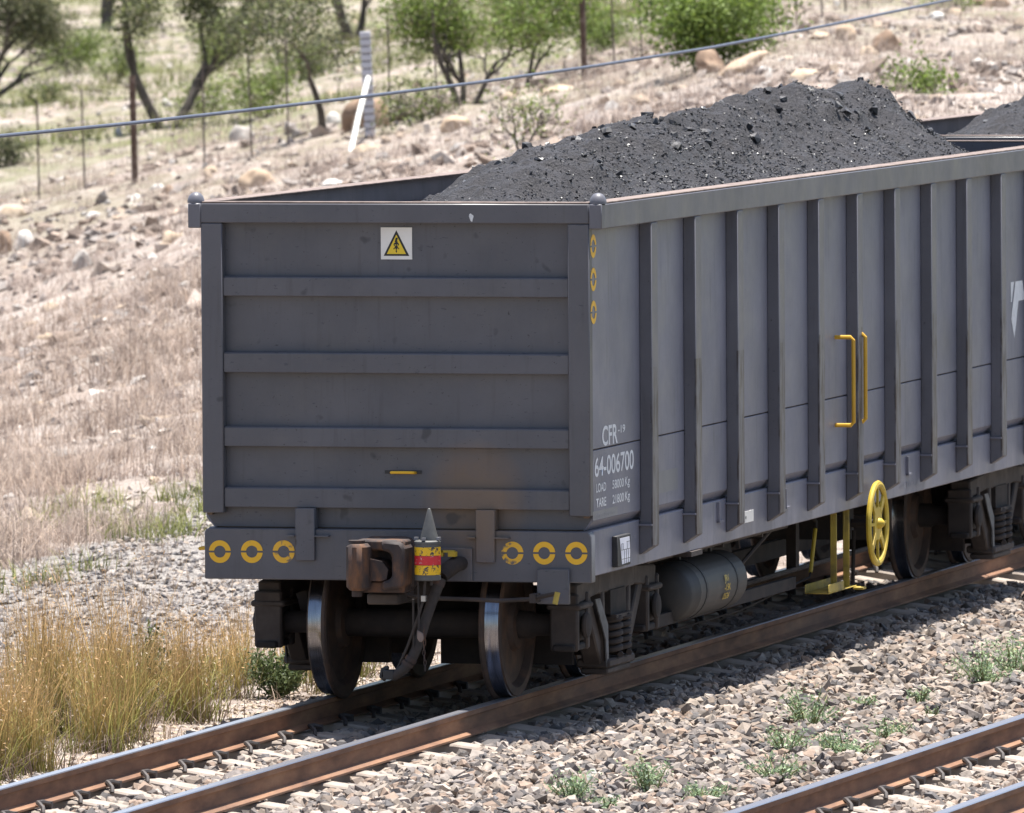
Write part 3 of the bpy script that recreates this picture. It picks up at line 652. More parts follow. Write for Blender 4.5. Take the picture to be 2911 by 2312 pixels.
# coupler
def coupler(y, d):
    b = MB()
    def Y(t): return y+d*t
    b.box(-.07, .07, *sorted((Y(-.30), Y(.1))), .78, .95)
    b.prism([(-.10, .71), (.17, .71), (.205, .76), (.21, 1.0), (.185, 1.045), (.14, 1.06), (-.08, 1.06), (-.13, 1.02), (-.13, .78)], 'y', *sorted((Y(-.34), Y(-.24))))
    cp = b.build('coupler', M_RUST, Wg, .015)
    b = MB(); b.prism([(.06, .74), (.20, .76), (.207, 1.0), (.18, 1.04), (.06, 1.05), (.06, .985), (.10, .985), (.125, .96), (.125, .83), (.10, .80), (.06, .80)], 'y', *sorted((Y(-.56), Y(-.34)))); b.build('guard_arm', M_RUST, cp, .015)
    b = MB(); b.box(-.125, .195, *sorted((Y(-.50), Y(-.335))), .985, 1.05); b.build('head_top', M_RUST, cp, .012)
    b = MB(); b.box(-.12, .19, *sorted((Y(-.50), Y(-.335))), .722, .795); b.build('head_bottom', M_RUST, cp, .012)
    b = MB(); b.prism([(-.02, .935), (.055, .92), (.095, .87), (.085, .81), (.05, .797), (-.02, .797)], 'y', *sorted((Y(-.53), Y(-.345)))); b.build('lock', M_RUST, cp)
    b = MB(); pr = [(-.17, Y(-.42)), (-.165, Y(-.56)), (-.13, Y(-.62)), (-.06, Y(-.63)), (-.025, Y(-.58)), (-.02, Y(-.45)), (-.06, Y(-.40))]
    b.prism(pr, 'z', .74, 1.03); b.build('knuckle', M_RUST, cp, .02)
    b = MB(); b.lathe([(.033, .7), (.033, 1.035), (.052, 1.036), (.052, 1.05)], (-.105, Y(-.53), 0), 'z', 16); b.build('knuckle_pin', M_RUST, cp)
    b = MB(); b.box(-.085, .12, *sorted((Y(-.38), Y(-.0))), .64, .709); b.build('coupler_carrier', M_FRAME, Wg, .01)
    # uncoupling rod and bracket
    b = MB(); b.box(.917, 1.126, *sorted((Y(-.03), Y(-.004))), .63, .85); b.build('rod_bracket', M_END, Wg, .005)
    b = MB(); b.tube([(.06, Y(-.2), .70), (.2, Y(-.13), .668), (.5, Y(-.12), .662), (.7, Y(-.12), .655), (.9, Y(-.12), .668), (.95, Y(-.13), .68), (1.06, Y(-.2), .705), (1.1, Y(-.22), .712)], .0135, 8); b.box(.9, .94, *sorted((Y(-.15), Y(-.0301))), .645, .70)
    rd = b.build('uncoupling_rod', M_FRAME, Wg)
    b = MB(); b.tube([(1.1, Y(-.22), .72), (1.085, Y(-.23), .645)], .018, 8); b.build('rod_grip', M_YELDK, rd)
    # angle cock and brake hose
    b = MB(); b.box(.30, .50, *sorted((Y(-.03), Y(-.003))), .767, .975); b.build('cock_plate', M_END, Wg, .004)
    b = MB(); b.tube([(.43, Y(-.02), .88), (.42, Y(-.12), .88), (.39, Y(-.2), .85), (.365, Y(-.25), .81)], [.045, .05, .052, .04], 12); ck = b.build('angle_cock', M_BOGIE, Wg)
    b = MB(); b.box(.34, .42, *sorted((Y(-.17), Y(-.13))), .955, .968); b.box(.385, .43, *sorted((Y(-.18), Y(-.12))), .93, .96); b.box(.335, .35, *sorted((Y(-.17), Y(-.13))), .93, .968); b.build('cock_handle', M_YEL, ck)
    pts = []; ctrl = [(.36, -.26, .80), (.315, -.30, .66), (.275, -.33, .53), (.24, -.35, .40), (.205, -.36, .32), (.155, -.37, .245), (.10, -.37, .205), (.075, -.36, .195)]
    b = MB(); b.tube([(x, Y(t), z) for x, t, z in ctrl], [.036, .033, .033, .033, .033, .033, .032, .034], 12); hs = b.build('brake_hose', M_HOSE, Wg)
    for (x, t, z), (x2, t2, z2) in (((.355, -.262, .785), (.345, -.272, .755)), ((.20, -.361, .312), (.185, -.364, .29)), ((.178, -.366, .282), (.166, -.368, .262))): MB().tube([(x, Y(t), z), (x2, Y(t2), z2)], .039, 12).build('hose_clamp', M_RUST, hs)
    b = MB(); b.box(.02, .09, *sorted((Y(-.40), Y(-.33))), .175, .235); b.tube([(.03, Y(-.365), .17), (.0, Y(-.365), .19), (.01, Y(-.365), .235), (.05, Y(-.365), .25)], .016, 6); b.build('hose_coupling', M_DARK, hs, .006)
coupler(0, 1); coupler(L, -1)

# second wagon: a copy of the first with its parts
W2 = copy_tree(Wg); W2.location = (0, L+1.4, 0)
tag(W2, 'second grey coal wagon coupled behind, its top rails showing at right edge', 'wagon')

# ------------------------------------------------------------------ end-of-train marker
E0 = empty('end_of_train_marker', (.325, -.44, .80)); tag(E0, 'yellow and red banded can marker with grey cone, hung beside the coupler', 'train marker')
b = MB(); b.lathe([(.075, 0), (.082, .004), (.082, .03), (.0795, .032), (.0795, .225), (.083, .228), (.083, .242), (.07, .25), (.02, .25)], (0, 0, 0), 'z', 28); b.build('can', M_CONE, E0)
b = MB(); b.lathe([(.0798, .036), (.0812, .037), (.0812, .095), (.0798, .096)], (0, 0, 0), 'z', 28); b.build('yellow_band', M_EYEL, E0)
b = MB(); b.lathe([(.0799, .097), (.0822, .099), (.0822, .153), (.0799, .155)], (0, 0, 0), 'z', 28); b.build('red_band', M_ERED, E0)
b = MB(); b.lathe([(.0798, .156), (.0812, .157), (.0812, .208), (.0798, .209)], (0, 0, 0), 'z', 28); b.build('yellow_band', M_EYEL, E0)
b = MB(); b.lathe([(.057, .2505), (.054, .27), (.013, .432), (.009, .444), (.001, .449)], (.012, 0, 0), 'z', 24); b.build('cone', M_CONE, E0)
b = MB()
for a in np.linspace(.3, 6.1, 5): b.box(.07*math.cos(a)-.012, .07*math.cos(a)+.012, .07*math.sin(a)-.012, .07*math.sin(a)+.012, .2505, .268)
b.build('lug', M_PATCHP, E0)
b = MB(); b.tube([(-.01, -.02, 0), (-.02, -.02, -.11), (-.06, 0, -.22), (-.15, .06, -.42), (-.23, .08, -.58), (-.245, .08, -.605), (-.265, .08, -.605), (-.27, .08, -.59), (-.25, .08, -.582)], .009, 6); b.tube([(.03, -.02, 0), (.03, -.02, -.03)], .01, 6); b.tube([(-.06, -.01, 0), (-.055, -.01, -.2), (-.06, 0, -.3)], .007, 6); b.tube([(-.1, .02, -.12), (-.11, .06, -.45), (-.13, .07, -.55)], .007, 6); b.build('cable', M_HOSE, E0)
b = MB(); b.box(-.034, -.006, -.035, -.005, -.13, -.095); b.build('cable_clamp', M_STEEL, E0)
b = MB(); b.prism([(-.063, -.31), (-.025, -.33), (-.02, -.365), (-.035, -.385), (-.05, -.38), (-.063, -.36)], 'y', -.03, -.01); b.build('padlock', M_CAP, E0, .003)
b = MB()
for k in range(9):
    z = -.29-.0*k+(-.032*k); cx = -.02-.0*k+.004*math.sin(k); pts = [(cx+(.008*math.cos(a) if k % 2 else 0), -.012+(0 if k % 2 else .008*math.cos(a)), z+.02*math.sin(a)) for a in np.linspace(0, 2*math.pi, 11)]
    b.tube(pts, .003, 5)
b.build('chain', M_RUST, E0)

# ------------------------------------------------------------------ coal
def heap(seed=3):
    nx, ny = 70, 420; x = np.linspace(-1.2, 1.2, nx); y = np.linspace(.12, L-.12, ny)
    Yg, Xg = np.meshgrid(y, x, indexing='ij')
    ry = np.array([.0, .9, 1.7, 2.4, 3.6, 5.4, 7.8, 9.2, 10.2, 11.2, 12.3, 13.0, 13.6, 14.4]); rz = np.array([2.30, 2.72, 3.02, 3.15, 3.27, 3.34, 3.34, 3.37, 3.44, 3.50, 3.505, 3.43, 3.08, 2.4])
    ridge = np.interp(Yg, ry, rz); rx = -.05 + .12*np.sin(Yg*.5)
    fall = np.where(Xg > rx, .46, .34)
    z = ridge - fall*np.sqrt((Xg-rx)**2 + .012) + .05
    z = np.minimum(z, ridge - .05*np.abs(Xg-rx))
    hi = np.clip((z-3.05)/.5, 0, 1)
    z = z + vnoise(Xg, Yg, 2.2, 31)*.16*(.4+hi) + vnoise(Xg, Yg, 6, 32)*.085*(.35+hi) + vnoise(Xg, Yg, 15, 33)*.035
    led = smoothstep(.04, -.04, Xg-rx-.42-vnoise(Xg, Yg, 1.7, 36)*.3)*smoothstep(3.0, 3.2, z)
    z = z + led*(.055 + vnoise(Xg, Yg, 9, 37)*.09)
    lim = 3.09
    edge = smoothstep(.95, 1.2, np.abs(Xg)); z = z*(1-edge) + np.minimum(z, lim)*edge
    i = np.arange(nx*ny).reshape(ny, nx); q = np.stack([i[:-1, :-1], i[:-1, 1:], i[1:, 1:], i[1:, :-1]], -1).reshape(-1, 4)
    return x, y, z, fast_mesh('coal_load', np.stack([Xg, Yg, z], -1).reshape(-1, 3), q, smooth=False)
hx, hy, hz, hme = heap()
CL = link('coal_load', hme, M_COAL); tag(CL, 'long black coal heap with two humps in the nearest wagon', 'coal', 'coal loads in the wagons')
g = np.random.default_rng(5); n = 24000
px = g.uniform(-1.15, 1.17, n); py = g.uniform(.9, L-.7, n)
ix = np.clip(np.searchsorted(hx, px)-1, 0, len(hx)-2); iy = np.clip(np.searchsorted(hy, py)-1, 0, len(hy)-2)
pz = hz[iy, ix]
szs = np.clip(g.lognormal(math.log(.012), .35, n), .006, .03); big = g.uniform(0, 1, n) < .0025*(1+5*(pz > 3.22)); szs[big] = g.uniform(.03, .085, big.sum())
V, Fc, C = stones(np.stack([px, py, pz+szs*.05], -1), szs, [(.03, .029, .031), (.04, .039, .042), (.055, .053, .056), (.08, .078, .08)], .8, 6, .25)
def lumpmat():
    m, t, bs = newmat('coal_lump'); a = N(t, 'ShaderNodeAttribute', attribute_name='col'); t.links.new(a.outputs['Color'], bs.inputs['Base Color'])
    t.links.new(ramp(t, noise(t, coords(t), 60, 2, .5), [(.4, (.32,)*3), (.6, (.8,)*3)]), bs.inputs['Roughness']); return m
cl_ = link('coal_lumps', fast_mesh('coal_lumps', V, Fc, C), lumpmat(), CL); tag(cl_, kind='stuff')
C2 = copy_tree(CL); C2.location = (0, L+1.4, 0); tag(C2, 'black coal heap in the second wagon, cut off by the right edge', 'coal')

# ------------------------------------------------------------------ cable over the scene
b = MB(); pts = [(-4.5, -55, 5.6), (-4.5, -38, 4.5), (-4.5, -22, 3.8)]
cp_ = [(0, 387), (340, 354), (675, 317), (1010, 278), (1350, 236), (1690, 188), (2025, 135), (2360, 71), (2700, 0)]
for u, v in cp_:
    d = ray(u, v); t_ = (-4.5-CAM.x)/d.x; pts.append(tuple(CAM+d*t_))
pts += [(-4.5, 48, 4.5), (-4.5, 62, 5.5)]
pts.insert(3, (-4.5, -8, 3.50))
b.tube(pts, .0135, 8); wr = b.build('overhead_cable', pmat('cable_sheath', [(.075, .085, .115), (.11, .12, .155)], 6, .5)); tag(wr, 'thick blue grey cable strung across the hillside above the wagon', 'cable')

# ------------------------------------------------------------------ vegetation builders
def blades(P, hgt, wid, n_each, spread, cols, seed, lean=.25, segs=3, droop=.25):
    """P roots (k,3); returns ribbon quads"""
    g = np.random.default_rng(seed); k = len(P); n = k*n_each
    root = np.repeat(P, n_each, 0).astype(float); root[:, :2] += g.normal(0, 1, (n, 2))*np.repeat(spread, n_each)[:, None]
    h = np.repeat(hgt, n_each)*g.uniform(.45, 1.1, n); az_ = g.uniform(0, 6.283, n)
    ln = np.abs(g.normal(0, lean, n)); wd = wid*g.uniform(.6, 1.3, n)
    fa = g.uniform(0, 6.283, n)
    V = np.zeros((n, segs+1, 2, 3)); T = np.linspace(0, 1, segs+1)
    for i, t in enumerate(T):
        off = (ln*t + droop*ln*2*t**3)*h
        c = root + np.stack([np.cos(az_)*off, np.sin(az_)*off, h*t*(1-.3*ln*t)], -1)
        w_ = wd*(1-.75*t)
        s_ = np.stack([np.cos(fa), np.sin(fa), np.zeros(n)], -1)*w_[:, None]/2
        V[:, i, 0] = c-s_; V[:, i, 1] = c+s_
    base = (np.arange(n)*(segs+1)*2)[:, None, None]
    f = np.array([[2*i, 2*i+1, 2*i+3, 2*i+2] for i in range(segs)])[None] + base
    lo, mid, hi_ = (np.array(c) for c in cols)
    tt = T[None, :, None, None]
    C = np.where(tt < .5, lo*(1-tt*2)+mid*tt*2, mid*(2-tt*2)+hi_*(tt*2-1)) * g.uniform(.75, 1.2, (n, 1, 1, 1)) * np.repeat(g.uniform(.68, 1.28, k), n_each)[:, None, None, None]
    C = np.broadcast_to(C, (n, segs+1, 2, 3))
    return V.reshape(-1, 3), f.reshape(-1, 4), C.reshape(-1, 3)
def merge(parts):
    Vs, Fs, Cs = [], [], []; b = 0
    for V, f, C in parts: Vs.append(V); Fs.append(f+b); Cs.append(C); b += len(V)
    return np.concatenate(Vs), np.concatenate(Fs), np.concatenate(Cs)
def on_ground(x, y): return np.stack([x, y, terrain(x, y)], -1)
def leaves(P, size, cols, seed, asp=.6, tint=.3):
    g = np.random.default_rng(seed); n = len(P); sz = size*g.uniform(.5, 1.4, n)
    a = g.normal(0, 1, (n, 3)); a /= np.linalg.norm(a, axis=1)[:, None]
    b_ = g.normal(0, 1, (n, 3)); b_ -= (a*b_).sum(1)[:, None]*a; b_ /= np.linalg.norm(b_, axis=1)[:, None]
    a = a*sz[:, None]; b_ = b_*(sz*asp)[:, None]
    V = np.stack([P-a, P-b_*.8, P+a, P+b_*.8], 1)
    f = np.arange(n*4).reshape(n, 4); cols = np.array(cols)
    C = cols[g.integers(0, len(cols), n)]*g.uniform(1-tint, 1+tint, (n, 1))
    return V.reshape(-1, 3), f, np.repeat(C, 4, 0)

# tall golden grass along the verge
g = np.random.default_rng(11)
vx = np.concatenate([g.uniform(-4.4, -2.2, 105), g.uniform(-3.2, -2.25, 45)]); vy = np.concatenate([g.uniform(-7, 8.0, 105), g.uniform(-6, 6.0, 45)])
keep = (vnoise(vx, vy, .9, 5) > -.2); vx, vy = vx[keep], vy[keep]
vh = np.clip(.82+vnoise(vx, vy, .8, 6)*1.0, .35, 1.2)*np.where(vx < -3.4, .75, 1)
GA = on_ground(vx, vy)
A = blades(GA, vh, .0062, 85, np.full(len(vx), .07), [(.24, .21, .07), (.50, .36, .14), (.62, .40, .20)], 12, .2)
B = blades(GA, vh*.6, .009, 40, np.full(len(vx), .10), [(.17, .18, .05), (.32, .32, .09), (.46, .40, .16)], 13, .4)
Bd = blades(GA, vh*.35, .008, 45, np.full(len(vx), .13), [(.12, .09, .08), (.22, .165, .14), (.36, .28, .23)], 17, .6)
hd = np.repeat(GA, 60, 0); hd[:, :2] += g.normal(0, .17, (len(hd), 2)); hd[:, 2] += np.repeat(vh, 60)*g.uniform(.35, 1.05, len(hd))
Cc = leaves(hd, .014, [(.58, .36, .18), (.66, .46, .26), (.5, .32, .17), (.72, .6, .45)], 14, .35)
x = g.uniform(-7.5, -2.1, 900); y = g.uniform(-9, 22, 900); Wd = blades(on_ground(x, y), np.full(900, .16), .007, 12, np.full(900, .1), [(.30, .22, .16), (.46, .35, .26), (.58, .46, .36)], 19, .7, 2)
V, Fc, C = merge([A, B, Bd, Cc, Wd]); tag(link('verge_grass', fast_mesh('verge_grass', V, Fc, C), M_GRASS), 'tall golden grass growing along the left side of the track', 'grass', kind='stuff')
# dry grass on the slope (near band and hill)
def slope_pts(n, d0, d1, seed, u0=-150, u1=3050):
    g = np.random.default_rng(seed); d = np.exp(g.uniform(math.log(d0), math.log(d1), n)); u = g.uniform(u0, u1, n); l = (u-PW/2)/F*d
    x = CAM.x+d*HF.x+l*HR.x; y = CAM.y+d*HF.y+l*HR.y; return x, y, d
x, y, d = slope_pts(6000, 80, 165, 41); k = ((x < -8.0) | ((y > 28) & (x < -4.5))) & (vnoise(x, y, .9, 8) > -.2); x, y, d = x[k], y[k], d[k]
A = blades(on_ground(x, y), np.clip(.2+vnoise(x, y, 1.3, 9)*.4, .06, .45), .010, 13, np.full(len(x), .14), [(.31, .25, .215), (.46, .37, .315), (.58, .49, .425)], 42, .5, 2)
x, y, d = slope_pts(1700, 84, 122, 43, -150, 700); k = (x < -8.0) & (vnoise(x, y, 1.1, 15) > -.1); x, y = x[k], y[k]
B = blades(on_ground(x, y), np.clip(.28+vnoise(x, y, .9, 16)*.5, .08, .55), .009, 14, np.full(len(x), .16), [(.33, .26, .215), (.49, .385, .31), (.6, .49, .40)], 44, .5, 3)
V, Fc, C = merge([A, B]); tag(link('dry_grass', fast_mesh('dry_grass', V, Fc, C), M_GRASS), 'pale dry grass tufts covering the stony slope behind the train', 'grass', kind='stuff')
x, y, d = slope_pts(6500, 168, 340, 45); k = vnoise(x, y, .25, 18) > -.08; x, y, d = x[k], y[k], d[k]
A = blades(on_ground(x, y), np.clip(.24+vnoise(x, y, .3, 19)*.4, .1, .5), .02, 12, np.full(len(x), .25), [(.13, .15, .05), (.24, .25, .10), (.38, .35, .20)], 46, .4, 2)
x, y, d = slope_pts(300, 78, 100, 47, -100, 650); k = (x > -9.5) & (x < -7.2) & (vnoise(x, y, .6, 21) > 0); x, y = x[k], y[k]
B = blades(on_ground(x, y), np.full(len(x), .22), .012, 20, np.full(len(x), .12), [(.15, .17, .05), (.28, .3, .1), (.42, .4, .18)], 48, .4, 2)
V, Fc, C = merge([A, B]); tag(link('green_grass', fast_mesh('green_grass', V, Fc, C), M_GRASS), 'patchy green grass under the trees beyond the fence', 'grass', kind='stuff')
# loose rubble on the slope and gravel strip
x, y, d = slope_pts(11000, 86, 250, 51); k = ((x < -8.2) | ((y > 28) & (x < -4.5))) & (vnoise(x, y, .3, 23) > -.2); x, y, d = x[k], y[k], d[k]; g = np.random.default_rng(52)
s1 = np.clip(g.lognormal(math.log(.085), .5, len(x)), .035, .30)
A = stones(on_ground(x, y)+np.array([0, 0, .0]), s1, [(.42, .36, .31), (.35, .30, .265), (.52, .48, .44), (.28, .24, .22), (.43, .34, .26)], .6, 53, .25)
x, y, d = slope_pts(16000, 76, 108, 54, -150, 900); k = (x > -7.9) & (x < -4.2); x, y = x[k], y[k]
s1 = np.clip(g.lognormal(math.log(.042), .3, len(x)), .02, .10)
B = stones(on_ground(x, y), s1, [(.27, .245, .23), (.22, .2, .195), (.36, .32, .29), (.15, .14, .14), (.32, .26, .21)], .6, 55, .25)
x = g.uniform(-2.6, -1.6, 4200); y = g.uniform(-12, 10, 4200)
s1 = np.clip(g.lognormal(math.log(.035), .3, len(x)), .018, .09); zz = np.maximum(bedz(x, y), terrain(x, y))
Cq = stones(np.stack([x, y, zz], -1), s1, [(.5, .4, .3), (.42, .33, .25), (.46, .42, .38), (.55, .46, .37)], .6, 56, .25)
x, y, d = slope_pts(5200, 112, 158, 57); k = (x < -8.4) & (vnoise(x, y, .25, 27) > -.12); x, y = x[k], y[k]
s1 = np.clip(g.lognormal(math.log(.13), .45, len(x)), .05, .4)
Cd = stones(on_ground(x, y), s1, [(.24, .185, .15), (.30, .235, .19), (.19, .15, .125), (.36, .30, .26), (.27, .24, .22)], .6, 58, .22)
V, Fc, C = merge([A, B, Cq, Cd]); tag(link('rubble', fast_mesh('rubble', V, Fc, C), M_STONE), 'small loose stones scattered over the slope and gravel strip', 'stones', kind='stuff')

# ------------------------------------------------------------------ boulders
BM = {'tan': pmat('tan_rock', [(.32, .24, .17), (.46, .36, .26), (.52, .43, .33)], 2.5, .95, bmp=.03), 'orange': pmat('orange_rock', [(.33, .235, .16), (.43, .32, .225), (.5, .395, .3)], 2.2, .95, bmp=.03),
      'grey': pmat('grey_rock', [(.24, .22, .2), (.36, .33, .3), (.46, .43, .4)], 2.5, .95, bmp=.03), 'white': pmat('pale_rock', [(.42, .39, .36), (.55, .52, .48), (.62, .6, .57)], 2.8, .95, bmp=.03), 'brown': pmat('brown_rock', [(.16, .11, .08), (.28, .19, .13), (.38, .28, .2)], 2.5, .95, bmp=.03)}
def boulder(u, v, wpx, hpx, m, label, tilt=0, seed=0):
    p, d = ground_hit(u, v+hpx*.35); g = random.Random(seed*77+3); wd = wpx/F*d; ht = hpx/F*d*1.15
    import bmesh
    bm = bmesh.new(); bmesh.ops.create_icosphere(bm, subdivisions=3, radius=1)
    o3 = Vector((seed*3.1, seed*1.7, .3))
    for vt in bm.verts:
        c = vt.co.copy(); n_ = mnoise.noise(c*1.1+o3)*.38 + mnoise.noise(c*2.6+o3)*.14
        c *= (1+n_)
        if c.z < -.45: c.z = -.45+(c.z+.45)*.2
        vt.co = Vector((c.x*wd*.52, c.y*wd*g.uniform(.42, .44), (c.z+.2)*ht*.72))
    me = bpy.data.meshes.new('boulder'); bm.to_mesh(me); bm.free()
    me.polygons.foreach_set('use_smooth', [True]*len(me.polygons)); me.set_sharp_from_angle(angle=R(38))
    o = link('boulder', me, BM[m]); o.location = p; o.rotation_euler = (0, tilt, YAW+g.uniform(-.3, .3)); tag(o, label, 'boulder', 'boulders on the slope')
BL = [(734, 500, 95, 48, 'orange', 'long tan orange boulder lying right of the rusty fence post'), (687, 393, 65, 45, 'grey', 'grey brown boulder between the two left trees'),
 (37, 618, 78, 36, 'tan', 'flat tan boulder near the left edge below the fence'), (8, 695, 50, 75, 'brown', 'upright rust brown boulder cut by the left edge'), (72, 690, 60, 42, 'white', 'pale slanting boulder beside the upright brown one'),
 (490, 668, 72, 42, 'tan', 'pale tan boulder left of the wagon top corner'), (235, 752, 56, 50, 'grey', 'rounded grey boulder left of the wagon, amid rubble'), (482, 545, 40, 30, 'brown', 'small dark brown boulder just above the wagon corner'),
 (450, 536, 44, 16, 'white', 'flat white stone beside the small dark brown boulder'), (268, 612, 42, 20, 'white', 'small white stone below the thick rusty post'), (951, 516, 66, 22, 'white', 'flat whitish slab just above the far wagon wall'),
 (598, 503, 40, 22, 'tan', 'small tan boulder left of the long orange one'), (131, 966, 62, 52, 'tan', 'lone tan boulder in dry grass halfway down the left side'), (145, 868, 52, 30, 'tan', 'tan stone above the lone boulder at the left'),
 (435, 784, 42, 30, 'white', 'whitish stone left of the wagon upper edge'), (528, 822, 46, 26, 'white', 'pale stone close to the wagon left corner'), (187, 1303, 62, 26, 'grey', 'low grey stone in the grass at lower left'),
 (1297, 357, 82, 40, 'orange', 'domed orange tan boulder right of the marker post'), (1050, 413, 78, 32, 'tan', 'pale rounded boulder at the foot of the marker post'), (1042, 350, 130, 95, 'brown', 'large brown boulder behind the marker post'),
 (947, 357, 46, 34, 'white', 'pale boulder between the slim tree trunk and marker post'), (1601, 253, 132, 26, 'tan', 'long flat tan rock ledge below the green tree'), (1451, 290, 46, 24, 'tan', 'small tan boulder beneath the green leafy tree'),
 (1765, 238, 52, 20, 'tan', 'low tan stone right of the long flat ledge'), (1236, 443, 36, 16, 'orange', 'small orange stone above the start of the coal'), (2022, 180, 78, 62, 'brown', 'tilted pinkish rock slab under the bright green shrub'),
 (2107, 186, 145, 32, 'orange', 'long curved orange boulder leaning on the tilted slab'), (2173, 190, 44, 16, 'white', 'pale stone at the right end of the curved orange boulder'), (2285, 226, 95, 38, 'tan', 'tan boulder just above the coal peak'),
 (2191, 240, 52, 14, 'white', 'flat whitish stone left of the coal peak'), (2402, 102, 64, 38, 'orange', 'orange grey boulder, left of the round one at upper right'), (2470, 132, 58, 32, 'tan', 'pale boulder touching the round boulder at upper right'),
 (2518, 120, 80, 56, 'brown', 'large round brown boulder at upper right above the coal'), (2331, 107, 52, 18, 'tan', 'low tan stone left of the boulder group at upper right'), (2663, 72, 44, 16, 'white', 'whitish flat stone near the top right'),
 (2715, 46, 38, 22, 'tan', 'small tan boulder below the cable end at top right'), (2775, 37, 44, 22, 'tan', 'tan boulder beneath the large rock at the top right corner'), (2813, 14, 105, 44, 'brown', 'large tan brown rock cut by the top edge, right corner')]
for i, a in enumerate(BL): boulder(*a, tilt=(-.5 if 'tilted' in a[5] else 0), seed=i+1)

# ------------------------------------------------------------------ fence
FE = empty('wire_fence', tuple(ground_hit(820, 440)[0])); tag(FE, 'wire fence of thin droppers and rusty posts running up the slope', 'fence')
f0 = FE.location
def fl(u): return 618-.219*u if u < 1150 else 366-.252*(u-1150)
posts = [(112, 0), (242, 0), (385, 1), (582, 0), (717, 0), (820, 0), (1110, 0), (1245, 0), (1664, 1), (1748, 0), (1827, 0), (2200, 0), (2266, 0), (2338, 0), (2404, 0), (2469, 0)]
M_POST = pmat('rusty_post', [(.05, .032, .025), (.10, .06, .042), (.22, .17, .14)], 9, .85); M_DROP = pmat('fence_dropper', [(.08, .06, .05), (.14, .11, .095)], 9, .85)
tops = []
for u, thick in posts:
    p, d = ground_hit(u, fl(u)); p = p - f0; h = 1.42
    lx = rnd.uniform(-.03, .03)-.05; b = MB()
    if thick: b.obox(p-Vector((0, 0, .3)), p+Vector((lx*.7, 0, h+.02)), .07, .07)
    else: b.tube([p-Vector((0, 0, .05)), p+Vector((lx, 0, h))], .0125, 6)
    b.build('post' if thick else 'dropper', M_POST if thick else M_DROP, FE); tops.append((p, lx))
for k in range(5):
    z = .25+.27*k; b = MB(); b.tube([p+Vector((lx*z/1.42, -.015, z)) for p, lx in tops], .0022, 4); b.build('fence_wire', M_DROP, FE)
# concrete marker post with white stay
p, d = ground_hit(1053, 398); PM = empty('marker_post', tuple(p)); tag(PM, 'pale grey banded concrete post standing by the brown boulder', 'post')
hh = 300/F*d; ns = 14
for k in range(ns):
    z0 = hh*k/ns; b = MB(); b.box(-.072, .072, -.072, .072, z0+.010, z0+hh/ns-.006); o = b.build('post_section', pmat('post_grey', [(.42, .42, .46), (.52, .52, .56)], 6, .8) if k == 0 else o.data.materials[0], PM, .006)
b = MB(); b.box(-.06, .06, -.06, .06, -.3, hh-.01); b.build('post_core', M_DROP, PM)
PM.rotation_euler = (0, -.045, YAW)
p2, d2 = ground_hit(992, 430); d1 = ray(1047, 222); top = CAM + d1*(d-.35)
SR = empty('stay_rod', tuple(p2)); tag(SR, 'bright white rod leaning against the banded post', 'rod')
b = MB(); b.tube([Vector((0, 0, -.1)), (top-p2)*.5, top-p2], .036, 10); b.build('rod', pmat('white_enamel', [(.8, .78, .7), (.85, .84, .78)], 5, .3), SR)

# ------------------------------------------------------------------ trees and shrubs
def tree(name, label, cat, base, stems, hgt, n_leaf, cols, lsize, seed, spread=.5, r0=.09, depth=4, group=None, crown_lo=.3):
    g = random.Random(seed); root = empty(name, tuple(base)); tag(root, label, cat, group)
    b = MB(); tips = []
    def grow(p, d, ln, r, lev):
        pts = [p]; rad = [r]; q = p.copy(); dd = d.copy(); k = 4
        for i in range(k):
            dd = (dd + Vector((g.gauss(0, .16), g.gauss(0, .16), g.gauss(.03, .1)))).normalized(); q = q+dd*(ln/k); pts.append(q.copy()); rad.append(max(.004, r*(1-.42*(i+1)/k)))
        b.tube(pts, rad, 7 if lev < 2 else 5)
        if lev >= depth-1:
            for q_ in pts[1:]: tips.append(q_)
        elif lev >= 1: tips.extend(pts[2:])
        if lev < depth:
            for c in range(g.choice((2, 3, 3))):
                i = g.choice((2, 3, 4, 4)); nd_ = (dd + Vector((g.gauss(0, spread), g.gauss(0, spread), g.gauss(.08, spread*.5)))).normalized()
                grow(pts[i], nd_, ln*g.uniform(.55, .8), rad[i]*.68, lev+1)
    for (dx, dy, sc) in stems:
        grow(Vector((dx*.04, dy*.04, -.15)), (HR*dx + Vector((0, 0, 1)) + HF*dy).normalized(), hgt*.34*sc, r0*sc, 0)
    b.build('trunk', M_BARK, root, 0, 60)
    gg = np.random.default_rng(seed); T = np.array([tuple(t) for t in tips]); T = T[T[:, 2] > hgt*crown_lo]
    P = T[gg.integers(0, len(T), n_leaf)] + gg.normal(0, .16, (n_leaf, 3))
    V, f, C = leaves(P, lsize, cols, seed+1, .5); link('crown', fast_mesh('crown', V, f, C), M_LEAF, root)
    return root
OL = [(.10, .115, .05), (.13, .14, .07), (.16, .155, .085), (.09, .095, .06)]; GR = [(.13, .19, .035), (.18, .25, .05), (.22, .29, .075), (.12, .16, .05)]; YG = [(.17, .22, .06), (.24, .29, .08), (.14, .18, .06)]
gh = lambda u, v: ground_hit(u, v)[0]
tree('thorn_tree', 'two stemmed dark thorn tree behind the thick rusty post', 'tree', gh(467, 378), [(-.35, 0, 1.0), (.62, .1, .95)], 4.6, 13000, OL+[(.2, .23, .08)], .04, 101, .5, .095, 4, 'trees beyond the fence', .27)
tree('thorn_tree', 'slim straight stemmed tree left of the banded post', 'tree', gh(916, 398), [(0.02, 0, 1.0)], 3.0, 3600, OL+[(.16, .2, .06)], .034, 109, .5, .065, 5, 'trees beyond the fence', .38)
